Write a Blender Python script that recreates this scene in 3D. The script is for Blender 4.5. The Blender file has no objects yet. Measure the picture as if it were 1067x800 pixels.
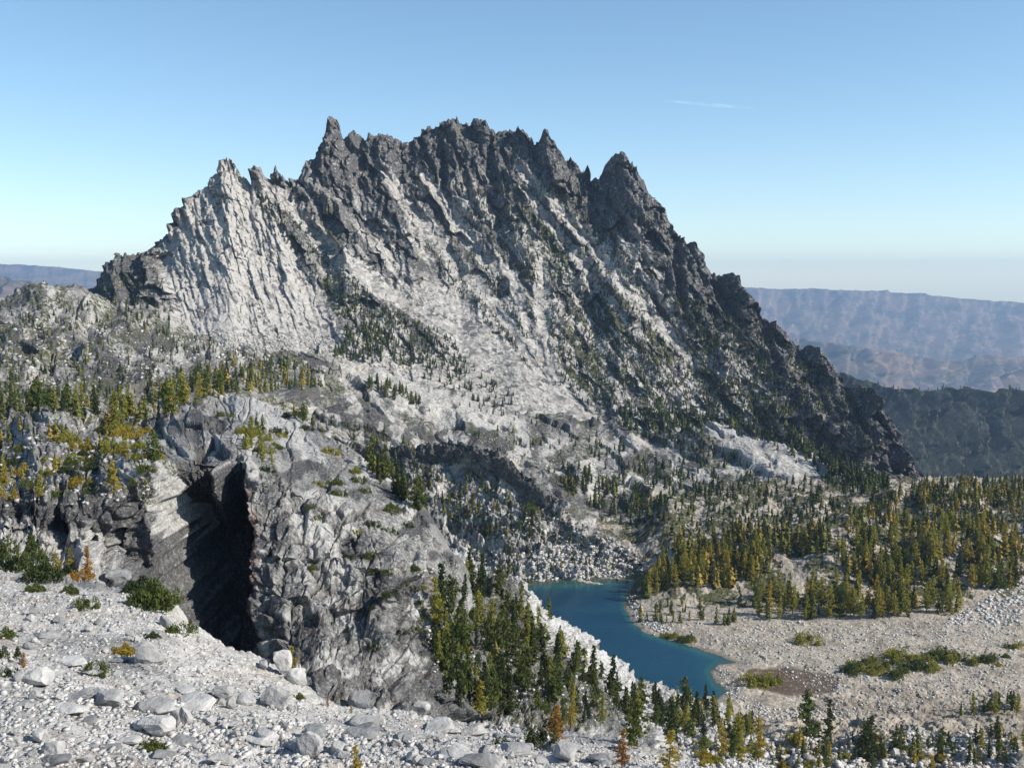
import bpy, math, random
import numpy as np

# ------------------------------------------------------------------ camera, sky, sun, exposure
scene = bpy.context.scene
COL = scene.collection
FPX, HOR = 1144.0, 290.0                      # focal length in photo pixels, row of the true horizon
PITCH = math.atan((400.0 - HOR) / FPX)
cam_d = bpy.data.cameras.new('camera'); cam = bpy.data.objects.new('camera', cam_d); COL.objects.link(cam)
cam_d.sensor_fit = 'HORIZONTAL'; cam_d.sensor_width = 36.0; cam_d.lens = 36.0 * FPX / 1067.0
cam_d.clip_start = 0.5; cam_d.clip_end = 90000.0
cam.rotation_euler = (math.pi / 2 - PITCH, 0, 0)
scene.camera = cam

SUN = np.array([0.80, -0.20, 0.58]); SUN /= np.linalg.norm(SUN)      # direction towards the sun
world = bpy.data.worlds.new('World'); scene.world = world; world.use_nodes = True
wn = world.node_tree; wn.nodes.clear()
sky = wn.nodes.new('ShaderNodeTexSky'); sky.sky_type = 'NISHITA'; sky.sun_disc = False
sky.sun_elevation = math.asin(SUN[2]); sky.sun_rotation = math.atan2(SUN[0], SUN[1])
sky.altitude = 2000; sky.air_density = 1.0; sky.dust_density = 0.5; sky.ozone_density = 1.3
bg = wn.nodes.new('ShaderNodeBackground'); bg.inputs['Strength'].default_value = 0.13
wo = wn.nodes.new('ShaderNodeOutputWorld')
tint = wn.nodes.new('ShaderNodeMix'); tint.data_type = 'RGBA'; tint.blend_type = 'MULTIPLY'; tint.inputs[0].default_value = 1.0; 
tcw = wn.nodes.new('ShaderNodeTexCoord'); sz = wn.nodes.new('ShaderNodeSeparateXYZ'); mr = wn.nodes.new('ShaderNodeMapRange'); mr.inputs[1].default_value = 0.02; mr.inputs[2].default_value = 0.22
grad = wn.nodes.new('ShaderNodeMix'); grad.data_type = 'RGBA'; grad.inputs[6].default_value = (.96, 1.0, 1.0, 1); grad.inputs[7].default_value = (.90, 1.04, 1.02, 1)
wn.links.new(tcw.outputs['Generated'], sz.inputs[0]); wn.links.new(sz.outputs[2], mr.inputs[0]); wn.links.new(mr.outputs[0], grad.inputs[0]); wn.links.new(grad.outputs[2], tint.inputs[7])
wn.links.new(sky.outputs[0], tint.inputs[6]); wn.links.new(tint.outputs[2], bg.inputs[0]); wn.links.new(bg.outputs[0], wo.inputs[0])
sun_d = bpy.data.lights.new('sun', 'SUN'); sun_d.energy = 5.0; sun_d.angle = math.radians(0.53)
sun_d.color = (1.0, 0.94, 0.85)
sun = bpy.data.objects.new('sun', sun_d); COL.objects.link(sun)
from mathutils import Vector
sun.rotation_euler = Vector(SUN).to_track_quat('Z', 'Y').to_euler(); sun.location = (300, 0, 400)
scene.view_settings.view_transform = 'Standard'; scene.view_settings.look = 'None'
scene.view_settings.exposure = 0.35; scene.view_settings.gamma = 1.0
scene.view_settings.use_curve_mapping = False
scene.render.engine = 'CYCLES'
scene.cycles.max_bounces = 4; scene.cycles.diffuse_bounces = 2; scene.cycles.transparent_max_bounces = 6
scene.cycles.volume_bounces = 0; scene.cycles.use_denoising = True; scene.cycles.denoiser = 'OPENIMAGEDENOISE'; scene.cycles.denoising_input_passes = 'RGB_ALBEDO_NORMAL'; scene.cycles.denoising_prefilter = 'ACCURATE'

# ------------------------------------------------------------------ pixel <-> place
CT, ST = math.cos(PITCH), math.sin(PITCH)
def place(px, py, Y):
    """photo pixel and forward distance -> world point (arrays welcome)"""
    a = (np.asarray(px, float) - 533.5) / FPX; b = (400.0 - np.asarray(py, float)) / FPX
    dy = CT + b * ST; dz = -ST + b * CT
    k = Y / dy
    return np.stack(np.broadcast_arrays(a * k, Y + 0 * a, dz * k), -1)
def project(P):
    d = P[..., 1] * CT - P[..., 2] * ST
    u = P[..., 1] * ST + P[..., 2] * CT
    return 533.5 + FPX * P[..., 0] / d, 400.0 - FPX * u / d, d

# ------------------------------------------------------------------ noise
def _h(ix, iy, seed):
    n = (ix.astype(np.int64) * 374761393 + iy.astype(np.int64) * 668265263 + seed * 974634777) & 0x7fffffff
    n = ((n ^ (n >> 13)) * 1274126177) & 0x7fffffff
    n = ((n ^ (n >> 16)) * 1103515245 + 12345) & 0x7fffffff
    return ((n >> 8) & 0xffff).astype(np.float32) / 65535.0
def perlin(x, y, seed):
    x = np.asarray(x, np.float32); y = np.asarray(y, np.float32)
    ix = np.floor(x); iy = np.floor(y); fx = x - ix; fy = y - iy
    ux = fx * fx * fx * (fx * (fx * 6 - 15) + 10); uy = fy * fy * fy * (fy * (fy * 6 - 15) + 10)
    ix = ix.astype(np.int32); iy = iy.astype(np.int32)
    def g(dx, dy):
        a = _h(ix + dx, iy + dy, seed) * 6.2831853
        return np.cos(a) * (fx - dx) + np.sin(a) * (fy - dy)
    a = g(0, 0); b = g(1, 0); c = g(0, 1); d = g(1, 1)
    return (a + (b - a) * ux + ((c + (d - c) * ux) - (a + (b - a) * ux)) * uy) * 1.4
def fbm(x, y, scale, octv, seed, gain=0.5):
    r = 0; amp = 1.0; f = 1.0 / scale
    for k in range(octv):
        r = r + amp * perlin(x * f + 17.3 * k, y * f - 9.1 * k, seed + k); amp *= gain; f *= 2.03
    return r
def ridged(x, y, scale, octv, seed, gain=0.5):
    r = 0; amp = 1.0; f = 1.0 / scale
    for k in range(octv):
        r = r + amp * (1 - 2 * np.abs(perlin(x * f + 5.7 * k, y * f + 3.1 * k, seed + k))); amp *= gain; f *= 2.1
    return r
def facets(x, y, cell, seed, tilt=0.6, jump=0.5):
    """broken planes: each Voronoi cell has its own height and tilt (units of cell); also returns edge closeness"""
    x = np.asarray(x, np.float32) / cell; y = np.asarray(y, np.float32) / cell
    ix = np.floor(x).astype(np.int32); iy = np.floor(y).astype(np.int32)
    best = np.full(x.shape, 9e9, np.float32); sec = best.copy(); val = np.zeros_like(best)
    for dx in (-1, 0, 1):
        for dy in (-1, 0, 1):
            jx = ix + dx; jy = iy + dy
            qx = jx + 0.1 + 0.8 * _h(jx, jy, seed); qy = jy + 0.1 + 0.8 * _h(jx, jy, seed + 1)
            rx = x - qx; ry = y - qy; d = rx * rx + ry * ry
            v = (_h(jx, jy, seed + 2) - .5) * 2 * jump + (_h(jx, jy, seed + 3) - .5) * 2 * tilt * rx + (_h(jx, jy, seed + 4) - .5) * 2 * tilt * ry
            m = d < best
            sec = np.where(m, best, np.minimum(sec, d)); val = np.where(m, v, val); best = np.where(m, d, best)
    return val * cell, np.sqrt(sec) - np.sqrt(best)
def smooth(a, b, x):
    t = np.clip((x - a) / (b - a), 0, 1); return t * t * (3 - 2 * t)
def rot(x, y, deg):
    c, s = math.cos(math.radians(deg)), math.sin(math.radians(deg)); return x * c + y * s, -x * s + y * c
def pline(PX, PY, pts):
    """distance in pixels to a polyline [(px,py,width)], already divided by the local width"""
    best = np.full(PX.shape, 1e9, np.float32)
    for (x0, y0, w0), (x1, y1, w1) in zip(pts[:-1], pts[1:]):
        dx, dy = x1 - x0, y1 - y0
        t = np.clip(((PX - x0) * dx + (PY - y0) * dy) / (dx * dx + dy * dy + 1e-6), 0, 1)
        d = np.hypot(PX - x0 - t * dx, PY - y0 - t * dy) / (w0 + (w1 - w0) * t)
        best = np.minimum(best, d)
    return best
def inside(PX, PY, poly):
    r = np.zeros(PX.shape, bool); n = len(poly)
    for i in range(n):
        x0, y0 = poly[i]; x1, y1 = poly[(i + 1) % n]
        if y0 == y1: continue
        c = ((y0 > PY) != (y1 > PY)) & (PX < (x1 - x0) * (PY - y0) / (y1 - y0) + x0)
        r ^= c
    return r
def polydist(PX, PY, poly):
    d = pline(PX, PY, [(a, b, 1.0) for a, b in poly + poly[:1]])
    return np.where(inside(PX, PY, poly), d, -d)        # positive inside
def I(pts, x):
    a = np.array(pts, float); return np.interp(x, a[:, 0], a[:, 1])

# ------------------------------------------------------------------ materials
class NT:
    def __init__(s, name):
        s.m = bpy.data.materials.new(name); s.m.use_nodes = True; s.t = s.m.node_tree; s.t.nodes.clear()
        s.out = s.n('ShaderNodeOutputMaterial')
    def n(s, typ, **kw):
        nd = s.t.nodes.new(typ)
        for k, v in kw.items(): setattr(nd, k, v)
        return nd
    def l(s, a, b): s.t.links.new(a, b)
    def val(s, sock, v):
        if isinstance(v, bpy.types.NodeSocket): s.l(v, sock)
        elif v is not None: sock.default_value = v
    def mix(s, f, a, b):
        nd = s.n('ShaderNodeMix', data_type='RGBA'); s.val(nd.inputs[0], f)
        for k, v in ((6, a), (7, b)):
            s.val(nd.inputs[k], v if isinstance(v, bpy.types.NodeSocket) else (*v, 1.0))
        return nd.outputs[2]
    def math(s, op, a, b=None, clamp=False):
        nd = s.n('ShaderNodeMath', operation=op, use_clamp=clamp); s.val(nd.inputs[0], a); s.val(nd.inputs[1], b); return nd.outputs[0]
    def ramp(s, f, a, b, lo=0.0, hi=1.0):
        nd = s.n('ShaderNodeMapRange', interpolation_type='SMOOTHSTEP'); s.val(nd.inputs[0], f)
        nd.inputs[1].default_value = a; nd.inputs[2].default_value = b; nd.inputs[3].default_value = lo; nd.inputs[4].default_value = hi
        return nd.outputs[0]
    def pos(s, scale=(1, 1, 1), rotz=(0, 0, 0)):
        g = s.n('ShaderNodeNewGeometry'); mp = s.n('ShaderNodeMapping'); s.l(g.outputs['Position'], mp.inputs[0])
        mp.inputs['Scale'].default_value = scale; mp.inputs['Rotation'].default_value = rotz
        return mp.outputs[0]
    def noise(s, vec, scale, detail=4, rough=0.55):
        nd = s.n('ShaderNodeTexNoise'); s.l(vec, nd.inputs['Vector']); nd.inputs['Scale'].default_value = scale
        nd.inputs['Detail'].default_value = detail; nd.inputs['Roughness'].default_value = rough; return nd.outputs[0]
    def vor(s, vec, scale, feature='F1', out='Distance', rnd=1.0):
        nd = s.n('ShaderNodeTexVoronoi', feature=feature); s.l(vec, nd.inputs['Vector']); nd.inputs['Scale'].default_value = scale
        nd.inputs['Randomness'].default_value = rnd
        return nd.outputs[out]
    def attr(s, name):
        nd = s.n('ShaderNodeAttribute', attribute_name=name); return nd.outputs['Fac']
    def bsdf(s, color, rough=0.9, normal=None, spec=0.2):
        b = s.n('ShaderNodeBsdfPrincipled'); s.val(b.inputs['Base Color'], color if isinstance(color, bpy.types.NodeSocket) else (*color, 1))
        s.val(b.inputs['Roughness'], rough); b.inputs['Specular IOR Level'].default_value = spec
        if normal is not None: s.l(normal, b.inputs['Normal'])
        s.l(b.outputs[0], s.out.inputs[0]); return b
    def bump(s, h, dist, strength=1.0, normal=None):
        nd = s.n('ShaderNodeBump'); nd.inputs['Strength'].default_value = strength; nd.inputs['Distance'].default_value = dist
        s.l(h, nd.inputs['Height'])
        if normal is not None: s.l(normal, nd.inputs['Normal'])
        return nd.outputs[0]

def rock_material(name, pm, light=(.50, .49, .47), dark=(.105, .105, .112), streak=(1, 1, .16), bias=0.5, bumpk=1.0, soil=(.33, .26, .19), speck=.6, joints=.6, soilk=.3, crackk=1.0):
    """granite: pale stone under patchy grey lichen, joints, dark water streaks; talus, scrub and rust where the masks say. pm: metres per photo pixel"""
    k = NT(name); P = k.pos()
    big = k.noise(P, 1 / (70 * pm), 5, .62)
    stv = k.pos(streak)
    st = k.noise(stv, 1 / (9 * pm), 5, .65)
    fine = k.noise(P, 1 / (3.2 * pm), 4, .7)
    cellv = k.n('ShaderNodeVectorMath', operation='ADD'); k.l(P, cellv.inputs[0])
    wob = k.n('ShaderNodeTexNoise'); k.l(P, wob.inputs['Vector']); wob.inputs['Scale'].default_value = 1 / (14 * pm)
    wsc = k.n('ShaderNodeVectorMath', operation='SCALE'); k.l(wob.outputs['Color'], wsc.inputs[0]); wsc.inputs['Scale'].default_value = 7 * pm
    k.l(wsc.outputs[0], cellv.inputs[1])
    cv = cellv.outputs[0]
    crack = k.vor(cv, 1 / (17 * pm), 'DISTANCE_TO_EDGE')
    crack2 = k.vor(cv, 1 / (5 * pm), 'DISTANCE_TO_EDGE')
    cell = k.vor(cv, 1 / (4.2 * pm), 'F1', 'Color')
    csep = k.n('ShaderNodeSeparateColor'); k.l(cell, csep.inputs[0])
    # lichen factor; the dark mask also holds painted shade of gully and ridge wall
    lf = k.math('ADD', k.math('MULTIPLY', big, .75), k.math('MULTIPLY', st, .75))
    lf = k.math('ADD', lf, k.math('MULTIPLY', fine, .5))
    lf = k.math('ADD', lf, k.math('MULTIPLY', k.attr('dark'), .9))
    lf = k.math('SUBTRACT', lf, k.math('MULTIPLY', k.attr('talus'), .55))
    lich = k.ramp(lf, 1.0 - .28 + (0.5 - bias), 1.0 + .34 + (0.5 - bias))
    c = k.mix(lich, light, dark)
    # talus: separate blocks of slightly different tone; the mask also paints a sunlit strip by the gully
    tone = k.mix(csep.outputs[0], tuple(x * .60 for x in light), tuple(min(.72, x * 1.18) for x in light))
    tf = k.math('MULTIPLY', k.attr('talus'), k.ramp(fine, .25, .6, .55, 1.0))
    c = k.mix(tf, c, tone)
    c = k.mix(k.math('MULTIPLY', k.attr('rust'), k.ramp(st, .35, .65, soilk, 1)), c, soil)
    va = k.attr('veg'); vg = k.math('ADD', k.noise(P, 1 / (7 * pm), 5, .72), k.math('MULTIPLY', k.math('SUBTRACT', va, 1.0), .34))
    vg = k.math('MULTIPLY', k.ramp(vg, .45, .53), k.ramp(va, .02, .15))
    c = k.mix(vg, c, k.mix(k.ramp(fine, .35, .65), (.035, .042, .018), (.10, .095, .035)))
    # joints
    gap = k.math('MULTIPLY', k.ramp(csep.outputs[2], .66, .8), k.ramp(k.noise(P, 1 / (22 * pm), 3, .6), .38, .62))
    grit = k.vor(P, 1 / (1.7 * pm), 'F1', 'Color'); gs = k.n('ShaderNodeSeparateColor'); k.l(grit, gs.inputs[0])
    c = k.mix(k.math('MULTIPLY', k.ramp(gs.outputs[0], .55, .95), k.math('MULTIPLY', k.ramp(k.attr('dark'), -.5, -.1), speck * .75)), c, (.075, .073, .068))
    c = k.mix(k.math('MULTIPLY', k.ramp(gs.outputs[1], .75, .98), k.math('MULTIPLY', k.ramp(k.attr('dark'), -.5, -.1), speck * .5)), c, tuple(min(.7, x * 1.35) for x in light))
    c = k.mix(k.math('MULTIPLY', gap, speck), c, (.085, .083, .078))
    c = k.mix(k.math('MULTIPLY', k.ramp(crack, .0, .03, .6, 0), k.math('MULTIPLY', k.ramp(big, .42, .6, 1.0, .25), k.math('SUBTRACT', crackk, k.math('MULTIPLY', k.attr('talus'), 1.1), True))), c, (.07, .07, .07))
    c = k.mix(k.math('MULTIPLY', k.ramp(crack2, .0, .08, .3, 0), joints), c, (.08, .08, .08))
    h = k.math('ADD', k.math('MULTIPLY', k.math('MULTIPLY', k.ramp(crack, 0, .10), .6 * crackk), k.math('SUBTRACT', 1.0, k.math('MULTIPLY', k.attr('talus'), .8))), k.math('MULTIPLY', k.ramp(crack2, 0, .3), .4 * joints))
    h = k.math('ADD', h, k.math('MULTIPLY', fine, .9))
    h = k.math('ADD', h, k.math('MULTIPLY', csep.outputs[1], .9))
    nb = k.bump(h, 1.6 * pm * bumpk, .9)
    k.bsdf(c, .92, nb, .15)
    return k.m

def foliage_material(name, a, b, trans=.38):
    k = NT(name); oi = k.n('ShaderNodeObjectInfo'); g = k.n('ShaderNodeNewGeometry')
    r = k.math('ADD', k.math('MULTIPLY', oi.outputs['Random'], .65), k.math('MULTIPLY', g.outputs['Random Per Island'], .35))
    c = k.mix(r, a, b)
    d = k.n('ShaderNodeBsdfDiffuse'); t = k.n('ShaderNodeBsdfTranslucent'); m = k.n('ShaderNodeMixShader'); m.inputs[0].default_value = trans
    k.l(c, d.inputs[0]); k.l(c, t.inputs[0]); k.l(d.outputs[0], m.inputs[1]); k.l(t.outputs[0], m.inputs[2]); k.l(m.outputs[0], k.out.inputs[0])
    return k.m
def plain_rock(name, light, dark, pm):
    k = NT(name); tc = k.n('ShaderNodeTexCoord'); P = k.pos(); oi = k.n('ShaderNodeObjectInfo')
    n1 = k.noise(P, 1 / (4 * pm), 5, .65); n2 = k.noise(P, 1 / (1.4 * pm), 3, .6)
    g = k.n('ShaderNodeNewGeometry')
    f = k.math('ADD', k.math('MULTIPLY', n1, .9), k.math('MULTIPLY', oi.outputs['Random'], .22))
    f = k.math('ADD', f, k.math('MULTIPLY', g.outputs['Random Per Island'], .28))
    c = k.mix(k.ramp(f, .42, .98), light, dark)
    k.bsdf(c, .9, k.bump(k.math('ADD', n1, k.math('MULTIPLY', n2, .5)), .8 * pm, .8), .15); return k.m

# ------------------------------------------------------------------ mesh helpers
def mesh_from(name, V, F, nper):
    me = bpy.data.meshes.new(name); V = np.ascontiguousarray(V, np.float32).reshape(-1, 3); F = np.ascontiguousarray(F, np.int32).reshape(-1, nper)
    me.vertices.add(len(V)); me.vertices.foreach_set('co', V.ravel())
    me.loops.add(F.size); me.loops.foreach_set('vertex_index', F.ravel())
    me.polygons.add(len(F)); me.polygons.foreach_set('loop_start', np.arange(0, F.size, nper, dtype=np.int32))
    me.update(calc_edges=True); return me
def set_attr(me, name, arr):
    a = me.attributes.new(name, 'FLOAT', 'POINT'); a.data.foreach_set('value', np.ascontiguousarray(arr, np.float32).ravel())
def link(name, me, mat=None, parent=None):
    o = bpy.data.objects.new(name, me); COL.objects.link(o)
    if mat is not None: me.materials.append(mat)
    if parent is not None: o.parent = parent
    return o
def grid_faces(nv, nu):
    i = np.arange(nv * nu).reshape(nv, nu)
    return np.stack([i[:-1, :-1], i[:-1, 1:], i[1:, 1:], i[1:, :-1]], -1).reshape(-1, 4)

ZP, ZN, ZS = [], [], []                        # displaced points / normals / sheet ids for standing things on the ground
SHEETS = []
def columns(x0, x1, step):
    a = []
    if x0 < -12: a.append(np.arange(x0, -12, 7.0))
    a.append(np.arange(max(x0, -12), min(x1, 1080), step))
    if x1 > 1080: a.append(np.arange(1080, x1 + 1, 7.0))
    return np.concatenate(a)
def sheet(name, x0, x1, step, rows, counts, disp, masks, mat, back=(60., 50.), rim=1.3, fade=5.0, fine=None):
    """terrain lofted through traced ground lines: rows = [(py line, distance line)] from near to far; the far side falls away behind the crest"""
    U = columns(x0, x1, step); py = []; dd = []
    R = [(I(a, U), I(b, U)) for a, b in rows]
    for k in range(len(R) - 1):
        n = counts[k]; t = np.arange(n)[:, None] / n
        py.append(R[k][0] + (R[k + 1][0] - R[k][0]) * t); dd.append(R[k][1] + (R[k + 1][1] - R[k][1]) * t)
    py.append(R[-1][0][None]); dd.append(R[-1][1][None])
    PY = np.concatenate(py); DD = np.concatenate(dd); PX = np.broadcast_to(U, PY.shape)
    top = PY[-1:]; fall = np.exp(-np.maximum(0, PY - top) / fade)
    if fine is None: dj = rim * (1.5 * perlin(U / 9, U * 0 + .5, len(name)) + 1.1 * perlin(U / 3.5, U * 0 + .5, len(name) + 1))
    else: dj = np.interp(U, *np.array(fine).T) - top[0]
    PY = PY + dj[None] * fall
    P = place(PX, PY, DD)
    out, nrm = disp(PX, PY, P)
    if nrm is not None:
        def blur(A, ax, n=9):
            B = np.moveaxis(A, ax, 0); B = np.concatenate([B[:1].repeat(n, 0), B, B[-1:].repeat(n, 0)]); c = np.cumsum(np.concatenate([B[:1] * 0, B]), 0)
            return np.moveaxis((c[2 * n + 1:] - c[:-2 * n - 1]) / (2 * n + 1), 0, ax)
        N0 = np.cross(np.gradient(P, axis=1), np.gradient(P, axis=0)); N0 = blur(blur(N0, 0), 1); N0 /= np.linalg.norm(N0, axis=-1, keepdims=True) + 1e-9
        N0 = np.where((N0 * P).sum(-1, keepdims=True) > 0, -N0, N0)
        P = P + N0 * (nrm * (1 - .45 * np.clip(N0[..., 2], 0, 1)))[..., None]
    P[..., 1] -= out
    mk = masks(PX, PY, P); mk = {q: np.broadcast_to(mk.get(q, 0.0), PX.shape) for q in ('talus', 'dark', 'veg', 'rust')}
    # far side
    C = P[-1]; ex = []
    for q in (0.25, 0.6, 1.0):
        E = C.copy(); E[:, 1] += back[0] * q; E[:, 2] -= back[1] * q ** 1.2; ex.append(E[None])
    PP = np.concatenate([P] + ex); nv, nu = PP.shape[:2]
    me = mesh_from(name, PP, grid_faces(nv, nu), 4)
    for q, a in mk.items(): set_attr(me, q, np.concatenate([a] + [a[-1:]] * 3))
    o = link(name, me, mat); o['kind'] = 'structure'
    dU = np.gradient(P, axis=1); dV = np.gradient(P, axis=0); N = np.cross(dU, dV); N /= np.linalg.norm(N, axis=-1, keepdims=True) + 1e-9
    ZP.append(P.reshape(-1, 3)); ZN.append(N.reshape(-1, 3)); ZS.append(np.full(P.shape[0] * P.shape[1], len(SHEETS))); SHEETS.append(name)
    return o

# ------------------------------------------------------------------ rock materials (metres per photo pixel at each distance)
M_FORE = rock_material('foreground_granite', .085, light=(.50, .48, .45), dark=(.20, .195, .185), streak=(1, .5, 1), bias=.47, speck=.35, joints=.3, soilk=.55)
M_CLIFF = rock_material('cliff_granite', .2, light=(.42, .405, .38), dark=(.07, .069, .069), soil=(.20, .125, .10), streak=(1, 1, .35), bias=.55, speck=.5)
M_BANK = rock_material('bank_granite', .27, light=(.50, .49, .47), dark=(.10, .10, .105), bias=.45)
M_MID = rock_material('slab_granite', .6, light=(.44, .42, .385), dark=(.075, .073, .070), streak=(.5, 1, .5), bias=.57, speck=.45, joints=.25, crackk=1.2)
M_MOUNT = rock_material('mountain_granite', 1.25, light=(.43, .405, .37), dark=(.088, .085, .082), streak=(1, 1, .3), bias=.50, speck=.9, joints=.1, crackk=.7)
M_SHORE = rock_material('shore_stones', .48, light=(.43, .375, .30), dark=(.15, .14, .125), speck=.42, joints=.05, soilk=.9, crackk=.0, streak=(1, 1, 1), bias=.46, soil=(.10, .066, .043))

# ------------------------------------------------------------------ mountain
rng = np.random.default_rng(7)
SKY_M = [(40, 335), (80, 318), (98, 299), (106, 289), (113.7, 278), (125, 267.6), (145, 265), (157, 263.8), (164, 257), (171.8, 250), (180, 234), (188.7, 220), (198, 209), (207.5, 201),
 (216.8, 193.7), (226.2, 180.6), (231.8, 168), (236, 167), (239.3, 166), (246.8, 173), (252.4, 184.3), (261.8, 193), (264.4, 178.7), (269.3, 175), (275, 176.9), (279.4, 190), (284.3, 181.7), (288.4, 176.9),
 (295.6, 184.3), (305, 191), (314.3, 180.6), (327.4, 165.6), (335, 152.5), (342.4, 139.4), (345, 129.2), (349.2, 126.2), (355.5, 131.9), (356.5, 141.2), (360.4, 148.7), (365, 139.4), (369.4, 137.5), (374.3, 143),
 (380, 145.7), (385.5, 141), (391, 144), (398.7, 140.5), (410, 143), (419.3, 150.6), (423, 154.4), (432.4, 145), (440, 138), (451, 137.5), (460.5, 133), (470, 129), (476.9, 126.2), (482.5, 133), (489, 130), (495.6, 127), (503, 128),
 (512.5, 137.5), (520, 140.5), (529.3, 138.6), (542.5, 136.4), (550, 143), (557.5, 152.5), (565, 141.2), (569.8, 136.7), (573.2, 146.9), (580, 156.2), (587.4, 169.4), (593, 166.7), (596.8, 167.5), (602.4, 176.9), (607.3, 179.5),
 (611, 175), (615.6, 185.5), (621.9, 190), (628.7, 178.7), (636.2, 164.5), (645.5, 161.9), (653, 167.5), (658, 176.9), (662.4, 176), (667, 184.3), (677.4, 203), (690.5, 221.8), (698, 233), (705.5, 248), (715, 251.8), (722.4, 253.7),
 (730, 268.7), (737.4, 283.7), (750.5, 289.3), (758, 286.3), (765.5, 289.3), (771, 298.7), (782.4, 315.6), (794.5, 334), (802, 337.5), (811.3, 342), (820.7, 356), (832, 363.7), (839.4, 360), (848.8, 361.9), (858, 376.9),
 (871.3, 390), (882.6, 408.7), (886.3, 403), (897.6, 401.2), (907, 412.5), (914.4, 425.6), (918, 431), (929.4, 446), (935, 461), (938.8, 476), (944.4, 483.7), (963, 498.7), (974.4, 510), (1000, 530), (1040, 560)]
xs = np.arange(40, 1041, 1.0); ys = np.interp(xs, *np.array(SKY_M).T)
ys = ys + 2.2 * perlin(xs / 4.3, xs * 0 + .5, 3) + 2.2 * perlin(xs / 1.9, xs * 0 + .5, 4) * (xs > 100) - 3.5 * np.maximum(0, ridged(xs, xs * 0 + .5, 9, 2, 6) - .55)
SKY_MJ = list(zip(xs, ys)); kk = np.exp(-(np.arange(-40, 41) / 15.0) ** 2); SKY_S = list(zip(xs, np.convolve(np.pad(ys, 40, mode='edge'), kk / kk.sum(), 'valid') + 3))
RIBS = [([(347, 126, 9), (351, 180, 14), (360, 240, 18), (372, 300, 12)], 24), ([(404, 150, 8), (407, 196, 13), (418, 235, 17), (437, 290, 9)], 22),
        ([(474, 128, 12), (484, 190, 16), (505, 235, 12), (530, 300, 7)], 24), ([(505, 130, 9), (524, 180, 12), (545, 240, 12), (556, 300, 8)], 16),
        ([(543, 138, 9), (552, 165, 10), (575, 215, 9), (610, 290, 8)], 16), ([(569, 138, 7), (580, 185, 12), (605, 240, 14), (640, 300, 16), (690, 390, 10)], 20),
        ([(645, 164, 12), (662, 215, 18), (684, 262, 22), (722, 325, 24), (775, 400, 22), (826, 452, 10)], 34), ([(720, 255, 8), (738, 305, 12), (775, 350, 14), (830, 420, 14)], 16),
        ([(759, 288, 10), (786, 340, 18), (835, 410, 18), (880, 465, 10)], 28), ([(841, 362, 9), (862, 400, 14), (892, 460, 10)], 30), ([(897, 403, 8), (914, 440, 12), (934, 480, 7)], 34),
        ([(239, 168, 7), (240, 200, 14), (246, 260, 24), (262, 340, 30)], 1.5), ([(269, 176, 5), (283, 220, 8), (302, 290, 9), (322, 350, 10)], 12), ([(160, 262, 8), (168, 300, 8), (178, 330, 6)], 12),
        ([(125, 268, 12), (140, 300, 22), (155, 335, 14)], 16)]
GULLY = [([(396, 172, 3), (431, 218, 5), (482, 281, 5), (524, 332, 6), (570, 392, 10), (605, 434, 12)], 9), ([(440, 178, 2.5), (470, 222, 4), (505, 268, 4), (531, 289, 5), (550, 340, 4.5), (572, 396, 6)], 7),
         ([(540, 172, 3), (560, 196, 3.5), (610, 250, 5), (640, 284, 6), (680, 330, 5)], 7), ([(545, 196, 2), (572, 232, 3), (600, 266, 3.5), (620, 300, 4)], 5), ([(564, 274, 4), (565, 320, 5), (570, 356, 3.5), (585, 410, 6)], 6),
         ([(292, 200, 4), (318, 228, 5), (345, 262, 6), (400, 300, 6), (450, 330, 6), (500, 372, 7)], 6), ([(642, 292, 4), (668, 320, 5), (700, 352, 5), (725, 385, 4)], 2)]
CHUTE = [([(700, 240, 4), (703, 275, 6), (708, 312, 4)], 30), ([(741, 296, 4), (757, 322, 10), (768, 338, 4)], 26), ([(313, 182, 3), (300, 208, 4)], 12), ([(875, 398, 4), (888, 430, 6), (900, 455, 4)], 24), ([(462, 160, 3), (464, 195, 5), (470, 215, 3)], 24), ([(510, 155, 4), (513, 185, 6), (518, 200, 3)], 24), ([(478, 165, 3), (488, 195, 4), (498, 225, 5)], 20), ([(905, 430, 4), (922, 462, 5), (930, 490, 4)], 20), ([(780, 318, 3), (795, 345, 5), (800, 370, 4)], 18)]
TAL_POLY = [(420, 292), (455, 292), (492, 322), (530, 358), (560, 390), (585, 405), (625, 435), (600, 450), (540, 442), (480, 418), (430, 395), (400, 370), (440, 365), (470, 370), (450, 335)]
PRUSIK = [(239, 160), (205, 200), (166, 258), (176, 300), (188, 350), (230, 368), (352, 362), (352, 335), (325, 285), (300, 238), (278, 190), (255, 180)]
def warp(PX, PY, a=5, s=24, seed=50):
    return PX + a * fbm(PX, PY, s, 3, seed), PY + a * fbm(PX, PY, s, 3, seed + 9)
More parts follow.
